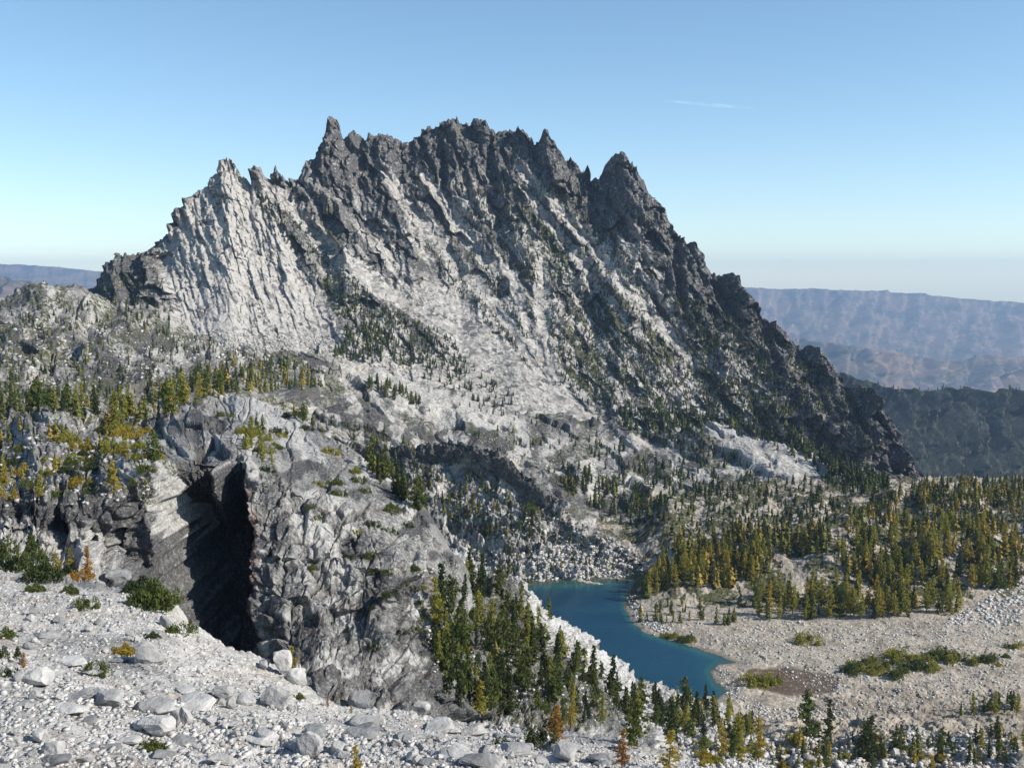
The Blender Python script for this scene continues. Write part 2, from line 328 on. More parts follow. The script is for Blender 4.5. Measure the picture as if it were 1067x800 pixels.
def mount_disp(PX, PY, P):
    h = np.zeros(PX.shape, np.float32); WX, WY = warp(PX, PY, 4, 20)
    sy = np.interp(PX, xs, ys); below = PY - sy
    pr = smooth(-4, 8, polydist(PX, PY, PRUSIK)); tp = smooth(-10, 14, polydist(WX, WY, TAL_POLY))
    gm = np.zeros_like(h)
    for pts, a in GULLY:
        f = np.clip(1 - pline(WX, WY, pts) * .55, 0, 1); h -= a * .6 * f; gm = np.maximum(gm, f)
    for pts, a in RIBS:
        h += a * np.clip(1 - pline(WX, WY, pts) / 1.25, 0, 1) ** .9
    for pts, a in CHUTE:
        h -= a * smooth(1.3, .5, pline(PX + 1.5 * perlin(PX / 5, PY / 5, 8), PY, pts))
    crag = (1 - tp) * (1 - .8 * gm) * (1 - .75 * pr)
    a, b = rot(WX, WY, 56)                      # ribs run down to the lower right
    upper = smooth(190, 40, below)
    h += crag * (.55 + .75 * upper) * 6 * ridged(a * .38, b, 26, 4, 11)
    c, d = rot(WX, WY, 80)
    h += crag * upper * 4.5 * ridged(c * .3, d, 10, 3, 21)
    f1, _ = facets(a * .5, b, 17, 31, 1.5, .75); f2, _ = facets(c * .55, d, 7, 41, 1.5, .8); f3, _ = facets(PX, PY, 3.2, 47, 1.6, .7)
    h += crag * (f1 * .95 + f2 * (.9 + .5 * upper) + f3 * .6)
    # the pale slabby face: fluting from upper left to lower right
    e, g = rot(PX, PY, 74)
    q1, _ = facets(e * .16, g + 1.5 * perlin(e / 22, g / 8, 5), 8, 61, 1.0, .42); q2, _ = facets(e * .2, g, 3.2, 67, 1.2, .5)
    h += pr * (q1 * .5 + q2 * .6 + .9 * ridged(e * .15, g, 13, 3, 71) - 3.5 * smooth(.7, .98, ridged(e * .07 + 40, g, 9, 2, 73)))
    # loose blocks
    t1, _ = facets(PX, PY, 2.6, 83, 1.3, .5)
    h += np.maximum(tp, gm) * (t1 * .45 + 2.0 * fbm(PX, PY, 30, 2, 88)) * (1 - pr)
    h += 1.2 * fbm(PX, PY, 4, 2, 91)
    return h * (.42 + .42 * upper), None
def mount_mask(PX, PY, P):
    WX, WY = warp(PX, PY, 5, 18, 60); sy = np.interp(PX, xs, ys); below = PY - sy
    tal = smooth(-8, 8, polydist(WX, WY, TAL_POLY)) * (.45 + .5 * smooth(-.2, .3, fbm(PX * .8, PY, 24, 3, 118)))
    for pts, a in GULLY: tal = np.maximum(tal, smooth(2.1, 1.1, pline(.4 * WX + .6 * PX, .4 * WY + .6 * PY, pts)) * (1.5 if a > 2 else .9))
    spots = fbm(PX, PY, 26, 3, 120); sa, sb = rot(PX + 2 * fbm(PX, PY, 20, 2, 121), PY, 54); stripes = ridged(sa * .10, sb, 15, 3, 125)
    tal = np.maximum(tal, smooth(.75, 1.15, stripes) * smooth(40, 90, below) * smooth(330, 420, PX) * .8)
    tal = np.maximum(tal, smooth(.2, .6, spots) * smooth(60, 140, below) * .35 * smooth(500, 620, PX))
    pr = smooth(-3, 5, polydist(PX, PY, PRUSIK))
    tal = np.maximum(tal, smooth(340, 352, WY) * smooth(170, 195, PX) * smooth(420, 380, PX) * .9)
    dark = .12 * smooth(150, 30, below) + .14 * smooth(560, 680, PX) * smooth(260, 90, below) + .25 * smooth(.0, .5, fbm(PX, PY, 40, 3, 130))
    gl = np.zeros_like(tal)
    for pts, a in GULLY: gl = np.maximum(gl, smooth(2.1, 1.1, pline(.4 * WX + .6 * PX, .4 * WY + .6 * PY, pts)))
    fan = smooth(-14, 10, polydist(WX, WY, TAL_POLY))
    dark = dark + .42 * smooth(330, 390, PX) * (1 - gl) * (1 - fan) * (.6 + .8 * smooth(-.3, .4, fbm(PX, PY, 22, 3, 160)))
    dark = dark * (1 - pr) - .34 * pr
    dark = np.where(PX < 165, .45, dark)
    veg = smooth(480, 600, PX) * smooth(35, 110, below) * .95 + smooth(250, 300, PX) * smooth(400, 340, PX) * smooth(50, 90, below) * .7 + smooth(165, 140, PX) * .5
    gmask = np.clip(tal, 0, 1); veg = np.clip(veg * 1.7 + 1.1 * smooth(.1, -.5, stripes) * smooth(45, 90, below) * smooth(280, 330, PX) * (1 - smooth(-10, 20, polydist(WX, WY, TAL_POLY))), 0, 1.3) * (1 - pr) * (1 - .9 * tal) * smooth(-.35, .2, fbm(PX, PY, 50, 3, 140) + .15)
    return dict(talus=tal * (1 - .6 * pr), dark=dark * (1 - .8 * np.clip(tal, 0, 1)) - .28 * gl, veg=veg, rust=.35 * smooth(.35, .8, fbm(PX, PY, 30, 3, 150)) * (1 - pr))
MB = [(40, 360), (105, 352), (200, 385), (300, 400), (400, 432), (500, 462), (600, 476), (700, 500), (800, 528), (880, 550), (940, 568), (1040, 600)]
MBD = [(40, 1050), (300, 1060), (600, 1080), (900, 1050), (1040, 1080)]
MMID = [(x, (I(MB, x) * .55 + np.interp(x, xs, ys) * .45)) for x in range(40, 1041, 20)]
MMID = [(x, y if not (180 < x < 350) else y + 22) for x, y in MMID]
MT = [(40, 1180), (100, 1250), (165, 1275), (239, 1312), (300, 1368), (350, 1480), (480, 1590), (640, 1530), (760, 1400), (900, 1210), (960, 1160), (1040, 1150)]
MMD = [(x, I(MBD, x) * .53 + I(MT, x) * .47 - (18 if x > 180 else 0)) for x in range(40, 1041, 20)]
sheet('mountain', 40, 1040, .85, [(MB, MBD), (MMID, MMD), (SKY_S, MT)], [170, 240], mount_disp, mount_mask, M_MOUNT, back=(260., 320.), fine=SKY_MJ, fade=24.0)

# ------------------------------------------------------------------ left hill below the pale face
def hill_disp(PX, PY, P):
    WX, WY = warp(PX, PY, 5, 30, 200)
    f1, _ = facets(WX * .7, WY, 22, 201, 1.1, .5); f2, _ = facets(WX * .6, WY, 8, 211, 1.2, .5); f3, _ = facets(PX * .8, PY, 3, 217, 1.4, .6)
    h = f1 * .42 + f2 * .28 + f3 * .22 + 7 * fbm(PX, PY * 1.3, 60, 4, 221)
    o = 0 * h
    for pts, a in ([[(55, 350, 12), (85, 360, 22), (110, 375, 16)], 14], [[(210, 400, 10), (250, 408, 18), (300, 412, 10)], 9], [[(10, 420, 10), (60, 425, 20), (110, 430, 12)], 6], [[(160, 375, 8), (185, 385, 14), (215, 395, 8)], 6]): o += a * np.clip(1 - pline(WX, WY, pts), 0, 1) ** .6
    return o, h
def hill_mask(PX, PY, P):
    WX, WY = warp(PX, PY, 6, 18, 230); n = fbm(PX, PY, 22, 4, 233)
    tal = smooth(.1, .5, n) * .6
    dark = .45 * smooth(.1, .5, fbm(PX * .7, PY, 34, 3, 238)) + .35 * smooth(1.1, .6, pline(WX, WY, [(62, 345, 14), (95, 365, 20), (115, 385, 14)]))
    return dict(talus=tal, dark=dark * (1 - tal * .7), veg=1.0 * smooth(-.25, .2, fbm(PX, PY, 24, 4, 241) + .2 * smooth(120, 0, PX)), rust=.3 * smooth(.3, .7, fbm(PX, PY, 25, 2, 244)))
LT = [(-220, 330), (-50, 318), (0, 312), (20, 304), (33, 299), (45, 296), (60, 299), (75, 302), (85, 305), (105, 311), (128, 318), (150, 327), (200, 349), (250, 362), (300, 374), (360, 389), (430, 425)]
sheet('left_hillside', -220, 430, .9, [([(-220, 470), (100, 466), (430, 470)], [(-220, 400), (200, 440), (300, 700), (430, 890)]), ([(-220, 385), (0, 388), (150, 398), (250, 405), (430, 440)], [(-220, 560), (0, 560), (250, 650), (430, 895)]), (LT, [(-220, 800), (0, 800), (200, 880), (430, 900)])],
      [110, 120], hill_disp, hill_mask, M_MID, back=(150., 60.))

# ------------------------------------------------------------------ slabs at the mountain's foot
def slab_disp(PX, PY, P):
    WX, WY = warp(PX, PY, 6, 36, 300); a, b = rot(WX, WY, 28)
    f1, _ = facets(a * .45, b, 20, 301, .9, .55); f2, _ = facets(a * .5, b, 8, 307, 1.1, .55); f3, _ = facets(PX * .8, PY, 3, 311, 1.5, .6)
    h = f1 * .5 + f2 * .2 + f3 * .12 + 8 * ridged(a * .35, b, 60, 3, 317) + 1.2 * fbm(PX, PY, 12, 3, 321)
    o = 0 * h
    for pts, w in ([[(700, 452, 12), (745, 446, 22), (800, 470, 26), (860, 500, 20), (893, 517, 8)], 22], [[(620, 505, 8), (670, 500, 14), (720, 520, 12)], 8], [[(700, 540, 8), (740, 545, 12), (790, 550, 8)], 8], [[(420, 415, 8), (470, 432, 12), (530, 452, 8)], 9], [[(560, 455, 8), (610, 460, 12), (660, 475, 8)], 9]): o += w * np.clip(1 - pline(WX, WY, pts), 0, 1) ** .7
    return o, h
def slab_mask(PX, PY, P):
    WX, WY = warp(PX, PY, 6, 16, 330); n = fbm(PX, PY, 24, 4, 333)
    tal = np.maximum(smooth(.1, .5, n) * .7, smooth(1.1, .6, pline(WX, WY, [(735, 442, 8), (790, 470, 24), (850, 500, 20), (893, 518, 8)])))
    tal = np.maximum(tal, smooth(1.1, .6, pline(WX, WY, [(365, 385, 14), (400, 405, 20), (440, 425, 16), (520, 445, 12)])) * .8)
    dark = .5 * smooth(.05, .5, fbm(PX * .6, PY, 30, 3, 338)) + .4 * smooth(1.1, .6, pline(WX, WY, [(610, 438, 5), (640, 446, 7), (690, 460, 6)]))
    return dict(talus=tal, dark=dark * (1 - .7 * tal), veg=1.0 * smooth(-.3, .15, fbm(PX, PY, 22, 4, 341)) * (1 - .6 * tal), rust=.2 * smooth(.4, .8, fbm(PX, PY, 30, 2, 344)))
ST_ = [(140, 405), (180, 376), (250, 372), (330, 368), (365, 375), (400, 390), (450, 408), (500, 424), (540, 435), (600, 438), (640, 447), (680, 458), (715, 448), (735, 440), (750, 440), (780, 450), (820, 470), (860, 492), (895, 515), (930, 535), (980, 570)]
sheet('foot_slabs', 140, 980, .85, [([(140, 480), (300, 500), (500, 520), (620, 600), (700, 625), (800, 610), (980, 600)], [(140, 600), (300, 620), (500, 690), (620, 590), (700, 600), (980, 640)]),
      ([(140, 425), (300, 420), (400, 436), (500, 458), (600, 485), (700, 520), (800, 530), (900, 545), (980, 580)], [(140, 760), (300, 840), (500, 830), (600, 800), (700, 790), (800, 790), (980, 760)]),
      (ST_, [(140, 800), (365, 900), (600, 1000), (745, 965), (895, 850), (980, 800)])], [130, 130], slab_disp, slab_mask, M_MID, back=(120., 60.))

# ------------------------------------------------------------------ rounded dome and the shaded ridge above the lake
def dome_disp(PX, PY, P):
    WX, WY = warp(PX, PY, 4, 26, 350); a, b = rot(WX, WY, 24)
    f1, _ = facets(a * .4, b, 12, 351, .9, .4); f2, _ = facets(a * .5, b, 4.5, 357, 1.2, .5)
    return 3 * ridged(a * .3, b, 34, 3, 361), f1 * .4 + f2 * .4
def dome_mask(PX, PY, P):
    d = .55 * smooth(1.15, .5, pline(PX, PY, [(300, 428, 10), (340, 425, 16), (385, 440, 14), (420, 455, 10)]))
    return dict(talus=.8 * smooth(.1, .4, fbm(PX, PY, 20, 3, 366)), dark=d, veg=.6 * smooth(.1, .4, fbm(PX, PY, 22, 3, 369)), rust=0)
sheet('dark_dome', 280, 500, .8, [([(280, 490), (380, 500), (500, 540)], [(280, 730), (500, 730)]), ([(280, 446), (310, 432), (350, 428), (390, 445), (440, 470), (500, 530)], [(280, 755), (500, 755)]),
      ([(280, 440), (290, 430), (303, 420), (318, 414), (333, 411), (350, 411), (365, 415), (390, 428), (420, 445), (450, 462), (480, 490), (500, 530)], [(280, 790), (350, 800), (500, 790)])], [60, 50], dome_disp, dome_mask, M_MID, back=(60., 45.))

def ridge_disp(PX, PY, P):
    WX, WY = warp(PX, PY, 5, 30, 400); a, b = rot(WX, WY, 38)
    f1, _ = facets(a * .6, b, 14, 401, 1.2, .55); f2, _ = facets(PX, PY, 6, 407, 1.3, .6); f3, _ = facets(PX, PY, 2.8, 411, 1.5, .6)
    h = f1 * .45 + f2 * .4 + f3 * .5 + 6 * fbm(PX, PY, 50, 3, 417)
    crest = np.interp(PX, *np.array(RT).T); below = PY - crest
    return 15 * smooth(34, 6, below + 3 * perlin(PX / 9, PY / 9, 3)) * smooth(350, 400, PX) * smooth(660, 560, PX), h      # overhung dark wall below the crest
RT = [(270, 500), (300, 484), (340, 472), (366, 467), (385, 464), (400, 461), (430, 458), (450, 455), (470, 454), (490, 459), (505, 463), (520, 470), (540, 484), (560, 500), (590, 527), (620, 550), (650, 566), (672, 578), (690, 597), (720, 640), (740, 660)]
def ridge_mask(PX, PY, P):
    crest = np.interp(PX, *np.array(RT).T); below = PY - crest; n = fbm(PX, PY, 18, 4, 420)
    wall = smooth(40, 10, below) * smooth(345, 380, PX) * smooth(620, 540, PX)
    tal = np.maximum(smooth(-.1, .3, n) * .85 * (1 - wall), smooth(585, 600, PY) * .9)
    return dict(talus=tal, dark=.45 * wall + .3 * smooth(.1, .5, fbm(PX, PY, 30, 3, 425)) * (1 - tal), veg=.85 * smooth(-.05, .3, fbm(PX, PY, 26, 3, 428)) * (1 - .5 * wall) * smooth(600, 585, PY), rust=.3 * smooth(.3, .7, fbm(PX, PY, 16, 2, 431)))  # wall term in dark paints shade onto the face below the crest
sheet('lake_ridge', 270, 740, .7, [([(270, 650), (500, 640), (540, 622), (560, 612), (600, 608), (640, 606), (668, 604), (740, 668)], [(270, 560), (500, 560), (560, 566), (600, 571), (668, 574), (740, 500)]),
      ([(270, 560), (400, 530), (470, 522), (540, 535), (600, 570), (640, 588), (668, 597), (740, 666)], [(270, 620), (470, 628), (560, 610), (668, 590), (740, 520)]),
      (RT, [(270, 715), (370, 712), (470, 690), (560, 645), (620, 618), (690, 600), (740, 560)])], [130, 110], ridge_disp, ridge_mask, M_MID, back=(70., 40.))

# ------------------------------------------------------------------ lake basin, shore and larch hill: a height field over the lake level
LAKE_Z = -160.0
LAKE_PX = [(430, 600), (545, 611), (560, 607), (600, 604), (640, 602), (663, 603), (661, 611), (652, 621), (651, 634), (658, 647), (672, 659), (698, 667), (724, 674), (745, 681), (768, 690), (748, 693), (740, 699), (746, 711), (758, 719), (742, 733), (600, 740), (430, 700)]
def lakept(px, py): return np.array([(LAKE_Z * (533.5 - px) / (py - HOR) * -1.0), -LAKE_Z * FPX / (py - HOR)])
def basin_height(PX, PY0):
    WX, WY = PX + 2.2 * fbm(PX, PY0, 14, 3, 500), PY0 + 1.2 * fbm(PX, PY0 * 2, 14, 3, 505)
    sd = polydist(WX, WY * 1.0, LAKE_PX)                               # >0 inside the lake (pixels on the lake plane)
    h = np.where(sd > 0, -np.minimum(sd * .16, 6), np.minimum(-sd * .10, 1.6) + .05)
    hill = smooth(642, 596, WY) * smooth(656, 700, WX) * (11 + 5 * fbm(PX, PY0, 60, 3, 510))
    hill *= 1 - .75 * smooth(545, 515, PY0)
    h = h + hill
    h += smooth(760, 1000, PX) * smooth(735, 660, PY0) * 3.0
    for pts, a in ([[(840, 585, 14), (880, 583, 26), (915, 588, 16)], 7], [[(955, 600, 20), (985, 604, 24), (1030, 600, 18)], 6], [[(700, 600, 12), (730, 603, 14)], 3], [[(930, 545, 14), (960, 542, 20), (1010, 540, 20)], 6]): h += a * np.clip(1 - pline(WX, WY, pts), 0, 1) ** .6
    h -= 1.1 * smooth(1.15, .85, pline(WX, WY, [(800, 712, 14), (830, 715, 18), (865, 716, 10)])) * .5
    h += smooth(746, 800, PY0) * smooth(720, 800, PX) * (5 + 3 * fbm(PX, PY0, 50, 3, 513)) 
    return h, sd
def basin():
    U = columns(500, 1500, .9)
    py0 = np.concatenate([np.linspace(880, 560, 400, endpoint=False), np.linspace(560, 509, 80)])
    DD = -LAKE_Z * FPX / (py0 - HOR)
    # columns of equal bearing, rows of equal distance: exact lake plane
    D2 = np.broadcast_to(DD[:, None], (len(py0), len(U))); X = (U - 533.5) / FPX * D2 / 1.0
    PXl, PYl, _ = project(np.stack([X, D2, np.full(D2.shape, LAKE_Z)], -1))
    h, sd = basin_height(PXl, PYl)
    dry = smooth(0, -5, sd); nearr = smooth(745, 765, PYl)
    g1, _ = facets(X * .8, D2, 11, 551, .55, .16); g2, _ = facets(X, D2, 4, 553, .6, .16)
    
    f1, _ = facets(X, D2, 7.0, 520, .5, .22); f2, _ = facets(X, D2, 2.6, 525, .7, .3); f3, _ = facets(X, D2, 1.2, 527, .7, .35)
    rough = .35 + .9 * smooth(650, 600, PYl) + .5 * smooth(700, 740, PYl) * smooth(800, 850, PXl)
    mud = smooth(1.1, .8, pline(PXl + 2 * fbm(PXl, PYl, 20, 2, 541), PYl, [(784, 709, 9), (820, 713, 16), (862, 716, 10)]))
    h = h + dry * (1 - mud) * rough * (f1 * .3 + f2 * .35 + f3 * .35 + .5 * fbm(X, D2, 20, 3, 530)) + nearr * (g1 * .5 + g2 * .5)
    z = LAKE_Z + h; P = np.stack([X, D2, z], -1)
    E = P[-1:].copy(); E[..., 1] += 250; E[..., 2] -= 300
    PP = np.concatenate([P, E]); me = mesh_from('basin', PP, grid_faces(*PP.shape[:2]), 4)
    n = fbm(PXl, PYl * 1.6, 26, 4, 540)
    shore = smooth(650, 665, PYl)
    tal = np.maximum(smooth(-.1, .4, n) * .9, shore * .45) * (1 - mud); tal = np.maximum(tal, nearr * .3)
    brown = np.maximum(mud, .6 * smooth(4, .5, -sd) * smooth(-3, 1, -sd)); brown = np.maximum(brown, .5 * smooth(1.2, .5, pline(PXl, PYl, [(900, 722, 5), (940, 728, 8), (975, 735, 5)])))
    brown = np.maximum(brown, .45 * smooth(1.2, .6, pline(PXl, PYl, [(860, 735, 5), (960, 746, 8), (1080, 750, 8)])))
    brown = np.maximum(brown, .34 * smooth(.0, .5, fbm(PXl, PYl * 2.2, 30, 4, 561)) * shore)
    veg = 1.25 * smooth(-.5, .1, fbm(PXl, PYl * 1.8, 24, 3, 545)) * smooth(648, 630, PYl)
    veg = np.maximum(veg, .9 * smooth(1.5, .7, pline(PXl + 6 * fbm(PXl, PYl, 10, 2, 548), PYl, [(900, 692, 5), (945, 690, 9), (990, 685, 4)])))
    veg = np.maximum(veg, .75 * smooth(.25, .6, fbm(PXl, PYl * 2.5, 22, 4, 563)) * smooth(648, 660, PYl) * smooth(760, 840, PXl))
    veg = np.maximum(veg, .7 * smooth(1.2, .7, pline(PXl + 3 * fbm(PXl, PYl, 10, 2, 549), PYl, [(690, 663, 2), (715, 668, 3), (735, 672, 2)])))
    for q, a in (('talus', tal), ('dark', .25 * smooth(.2, .6, n) - .1 * shore), ('veg', veg * (1 - mud)), ('rust', brown)):
        a = np.broadcast_to(a, PXl.shape); set_attr(me, q, np.concatenate([a, a[-1:]]))
    o = link('valley_ground', me, M_SHORE); o['kind'] = 'structure'
    dU = np.gradient(P, axis=1); dV = np.gradient(P, axis=0); N = np.cross(dU, dV); N /= np.linalg.norm(N, axis=-1, keepdims=True) + 1e-9
    dryP = (sd < 0).ravel()
    ZP.append(P.reshape(-1, 3)[dryP]); ZN.append(N.reshape(-1, 3)[dryP]); ZS.append(np.full(dryP.sum(), len(SHEETS))); SHEETS.append('basin')
basin()

def water():
    k = NT('lake_water'); P = k.pos((1, .45, 1))
    depth = k.attr('depth')
    c = k.mix(k.ramp(depth, 0, .22), (.055, .055, .032), (.016, .088, .088))
    c = k.mix(k.ramp(depth, .12, 1.0), c, (.004, .036, .068))
    n = k.math('ADD', k.noise(P, .9, 3, .6), k.math('MULTIPLY', k.noise(P, .12, 3, .6), .8))
    wind = k.ramp(k.noise(k.pos((.012, .035, 1)), 1.0, 3, .6), .42, .62)
    c = k.mix(k.math('MULTIPLY', wind, .35), c, (.012, .065, .095))
    b = k.bsdf(c, k.ramp(wind, 0, 1, .10, .24), k.bump(n, .22, .5), .22); b.inputs['IOR'].default_value = 1.33
    U = np.arange(420, 800, 2.0); py0 = np.linspace(745, 597, 150)
    D = -LAKE_Z * FPX / (py0 - HOR); D2 = np.broadcast_to(D[:, None], (len(D), len(U))); X = (U - 533.5) / FPX * D2
    P3 = np.stack([X, D2, np.full(D2.shape, LAKE_Z)], -1); px, py, _ = project(P3)
    sd = polydist(px, py, LAKE_PX)
    dep = smooth(-2, 9, sd) - .4 * smooth(690, 750, px) * smooth(36, 4, sd) - .45 * smooth(628, 606, py)
    me = mesh_from('lake', P3, grid_faces(len(D), len(U)), 4); set_attr(me, 'depth', np.clip(dep, .10, 1)); me.shade_smooth()
    o = link('lake_water', me, k.m); o['kind'] = 'structure'
water()

# ------------------------------------------------------------------ bank between the cliff and the lake
def bank_disp(PX, PY, P):
    WX, WY = warp(PX, PY, 5, 30, 600); a, b = rot(WX, WY, 50)
    f1, _ = facets(a * .6, b, 26, 601, 1.0, .5); f2, _ = facets(PX, PY, 10, 607, 1.2, .55); f3, _ = facets(PX * .8, PY, 4, 611, 1.4, .6); f4, _ = facets(PX, PY, 2.2, 617, 1.3, .6)
    k = .27
    h = (f1 * .5 + f2 * .55 + f3 * .6 + f4 * .45) * k * 1.25 + 2.5 * fbm(PX, PY, 45, 3, 619)
    o = 0 * h
    for pts, w in ([[(550, 612, 10), (572, 638, 16), (588, 655, 8)], 6], [[(600, 672, 10), (622, 690, 14), (648, 706, 8)], 5], [[(600, 712, 10), (606, 735, 12)], 4], [[(470, 600, 8), (505, 640, 8), (520, 670, 6)], 4]): o += w * np.clip(1 - pline(WX, WY, pts), 0, 1) ** .6
    return o, h
def bank_mask(PX, PY, P):
    WX, WY = warp(PX, PY, 5, 16, 630); n = fbm(PX, PY, 22, 4, 633)
    kn = smooth(1.15, .7, pline(WX, WY, [(550, 612, 9), (572, 640, 14), (590, 658, 8)])); kn = np.maximum(kn, smooth(1.15, .7, pline(WX, WY, [(598, 668, 9), (625, 692, 12), (655, 710, 8)])))
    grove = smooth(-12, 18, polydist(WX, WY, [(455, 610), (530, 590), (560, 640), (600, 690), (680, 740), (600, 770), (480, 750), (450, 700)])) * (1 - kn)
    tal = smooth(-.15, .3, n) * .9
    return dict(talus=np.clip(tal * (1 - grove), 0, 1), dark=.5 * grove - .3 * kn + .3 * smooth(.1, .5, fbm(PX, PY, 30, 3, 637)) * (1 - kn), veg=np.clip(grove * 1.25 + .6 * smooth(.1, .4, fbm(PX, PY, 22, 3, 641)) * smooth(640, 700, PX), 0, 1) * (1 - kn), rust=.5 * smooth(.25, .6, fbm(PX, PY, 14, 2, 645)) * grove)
EB = [(380, 520), (430, 545), (470, 572), (500, 589), (530, 597), (545, 607), (560, 620), (575, 631), (588, 642), (600, 655), (612, 666), (640, 690), (660, 704), (680, 716), (710, 723), (740, 729), (770, 740), (800, 756), (830, 790), (860, 830), (900, 870), (1270, 930)]
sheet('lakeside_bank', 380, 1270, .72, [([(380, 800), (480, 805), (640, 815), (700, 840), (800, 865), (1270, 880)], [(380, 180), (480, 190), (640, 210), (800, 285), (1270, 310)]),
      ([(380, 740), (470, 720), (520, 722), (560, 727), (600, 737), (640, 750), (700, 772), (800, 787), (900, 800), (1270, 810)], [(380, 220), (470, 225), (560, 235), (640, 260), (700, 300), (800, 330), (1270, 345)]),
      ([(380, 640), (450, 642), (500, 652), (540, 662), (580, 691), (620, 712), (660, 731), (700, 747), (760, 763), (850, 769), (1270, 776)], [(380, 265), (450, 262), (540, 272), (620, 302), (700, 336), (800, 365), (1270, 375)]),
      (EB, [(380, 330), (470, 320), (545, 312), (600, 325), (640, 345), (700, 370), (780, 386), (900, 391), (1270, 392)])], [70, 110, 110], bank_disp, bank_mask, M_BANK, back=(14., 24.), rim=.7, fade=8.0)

# ------------------------------------------------------------------ cliff with the dark gully
GW_R = [(478, 242), (500, 251), (530, 259), (560, 264), (600, 268), (650, 273), (720, 279), (800, 282)]     # right wall edge: row -> column
GW_L = [(478, 162), (500, 165), (540, 173), (580, 181), (640, 192), (800, 200)]
def cliff_disp(PX, PY, P):
    WX, WY = warp(PX, PY, 3.5, 22, 700); k = .21
    a, b = rot(WX, WY, 30); c, d = rot(WX, WY, 78)
    f1, e1 = facets(WX, WY * .85, 38, 701, .6, .35); f2, e2 = facets(WX, WY * .9, 15, 707, .6, .42); f3, e3 = facets(c * .5, d, 6, 711, 1.2, .45); f4, _ = facets(PX, PY, 2.8, 717, 1.3, .5)
    top = smooth(560, 470, PY - .35 * (PX - 300)) * smooth(200, 300, PX)          # smoother glaciated slabs high on the right
    h = k * (f1 * .75 + f2 * .85 * (1 - .45 * top) + f3 * .34 + f4 * .3) - 1.5 * smooth(.07, 0, e1) - .9 * smooth(.10, 0, e2) * (1 - .5 * top)
    h += 2.6 * ridged(c * .35, d, 60, 3, 721) * (1 - .5 * top) + 2.2 * fbm(WX, WY, 90, 2, 727) + top * k * 10 * ridged(a * .25, b, 17, 3, 731) * .35
    n_ = h; h = 0 * h
    # step benches: ledge lines on the right wall
    for pts, w in ([[(285, 585, 5), (330, 578, 6), (365, 592, 5), (400, 600, 4)], 2.0], [[(300, 628, 5), (350, 632, 6), (420, 640, 5)], 2.2], [[(300, 508, 4), (350, 520, 5), (380, 545, 4)], 1.6]): h += w * np.clip(1 - pline(WX, WY, pts), 0, 1)
    gR = np.interp(PY, *np.array(GW_R).T) + 3 * perlin(PY / 14, PX * 0 + .5, 5) + 2 * perlin(PY / 5, PX * 0 + .5, 6)
    gL = np.interp(PY, *np.array(GW_L).T) + 3 * perlin(PY / 11, PX * 0 + 3.5, 7)
    gL = gL - 7 + 6 * perlin(PY / 17, PX * 0 + 8.5, 17) + 3 * perlin(PY / 6, PX * 0 + 2.5, 18)
    into = smooth(gL - 7, gL + 8, PX) * smooth(gR + 3, gR - 3, PX) * smooth(482, 494, PY + .1 * np.abs(PX - 205) + 3 * perlin(PX / 9, PX * 0 + .5, 15))
    h -= into * (9 + 27 * smooth(488, 600, PY))
    rib = smooth(1.2, .4, pline(PX, PY, [(226, 492, 4), (222, 530, 5), (211, 568, 5), (204, 590, 3)]))      # pale pillar standing in the gully
    h += into * (12 * rib + 9 * smooth(1.2, .5, pline(PX, PY, [(246, 540, 5), (250, 590, 8), (252, 660, 7)])) + k * 6 * ridged(PX * 1.0, PY * .25, 18, 3, 741))
    butt = smooth(1.15, .2, pline(PX, PY, [(152, 530, 10), (160, 580, 22), (172, 640, 26)]))
    h += 4 * butt
    lf = smooth(215, 185, PX) * smooth(455, 520, PY); g1, _ = facets(c * .7, d, 13, 781, 1.3, .7); g2, _ = facets(WX, WY, 6, 785, 1.3, .7)
    n_ = n_ + lf * k * (g1 * .3 + g2 * .3)
    for pts, w in ([[(66, 533, 4), (72, 556, 7)], 4], [[(128, 552, 4), (118, 592, 6)], 3], [[(40, 540, 4), (44, 560, 5)], 3], [[(98, 540, 3), (101, 575, 4)], 3]): h -= w * smooth(1.3, .6, pline(PX + 2 * perlin(PX / 5, PY / 5, 3), PY, pts))
    h += 3.5 * smooth(534, 526, PY) * smooth(590, 560, PY) * 0 + 4.5 * smooth(518, 530, PY + 4 * perlin(PX / 12, PY * 0, 9)) * smooth(25, 50, PX) * smooth(150, 120, PX)
    wz = smooth(148, 164, PX) * smooth(228, 212, PX) * smooth(478, 492, PY)
    return h, n_ * (1 - .5 * into) * (1 - .45 * wz) * (1 - .62 * top) + top * .55 * ridged(*[q * v for q, v in zip(rot(WX, WY, 47), (.12, 1.0))], 9, 3, 791)
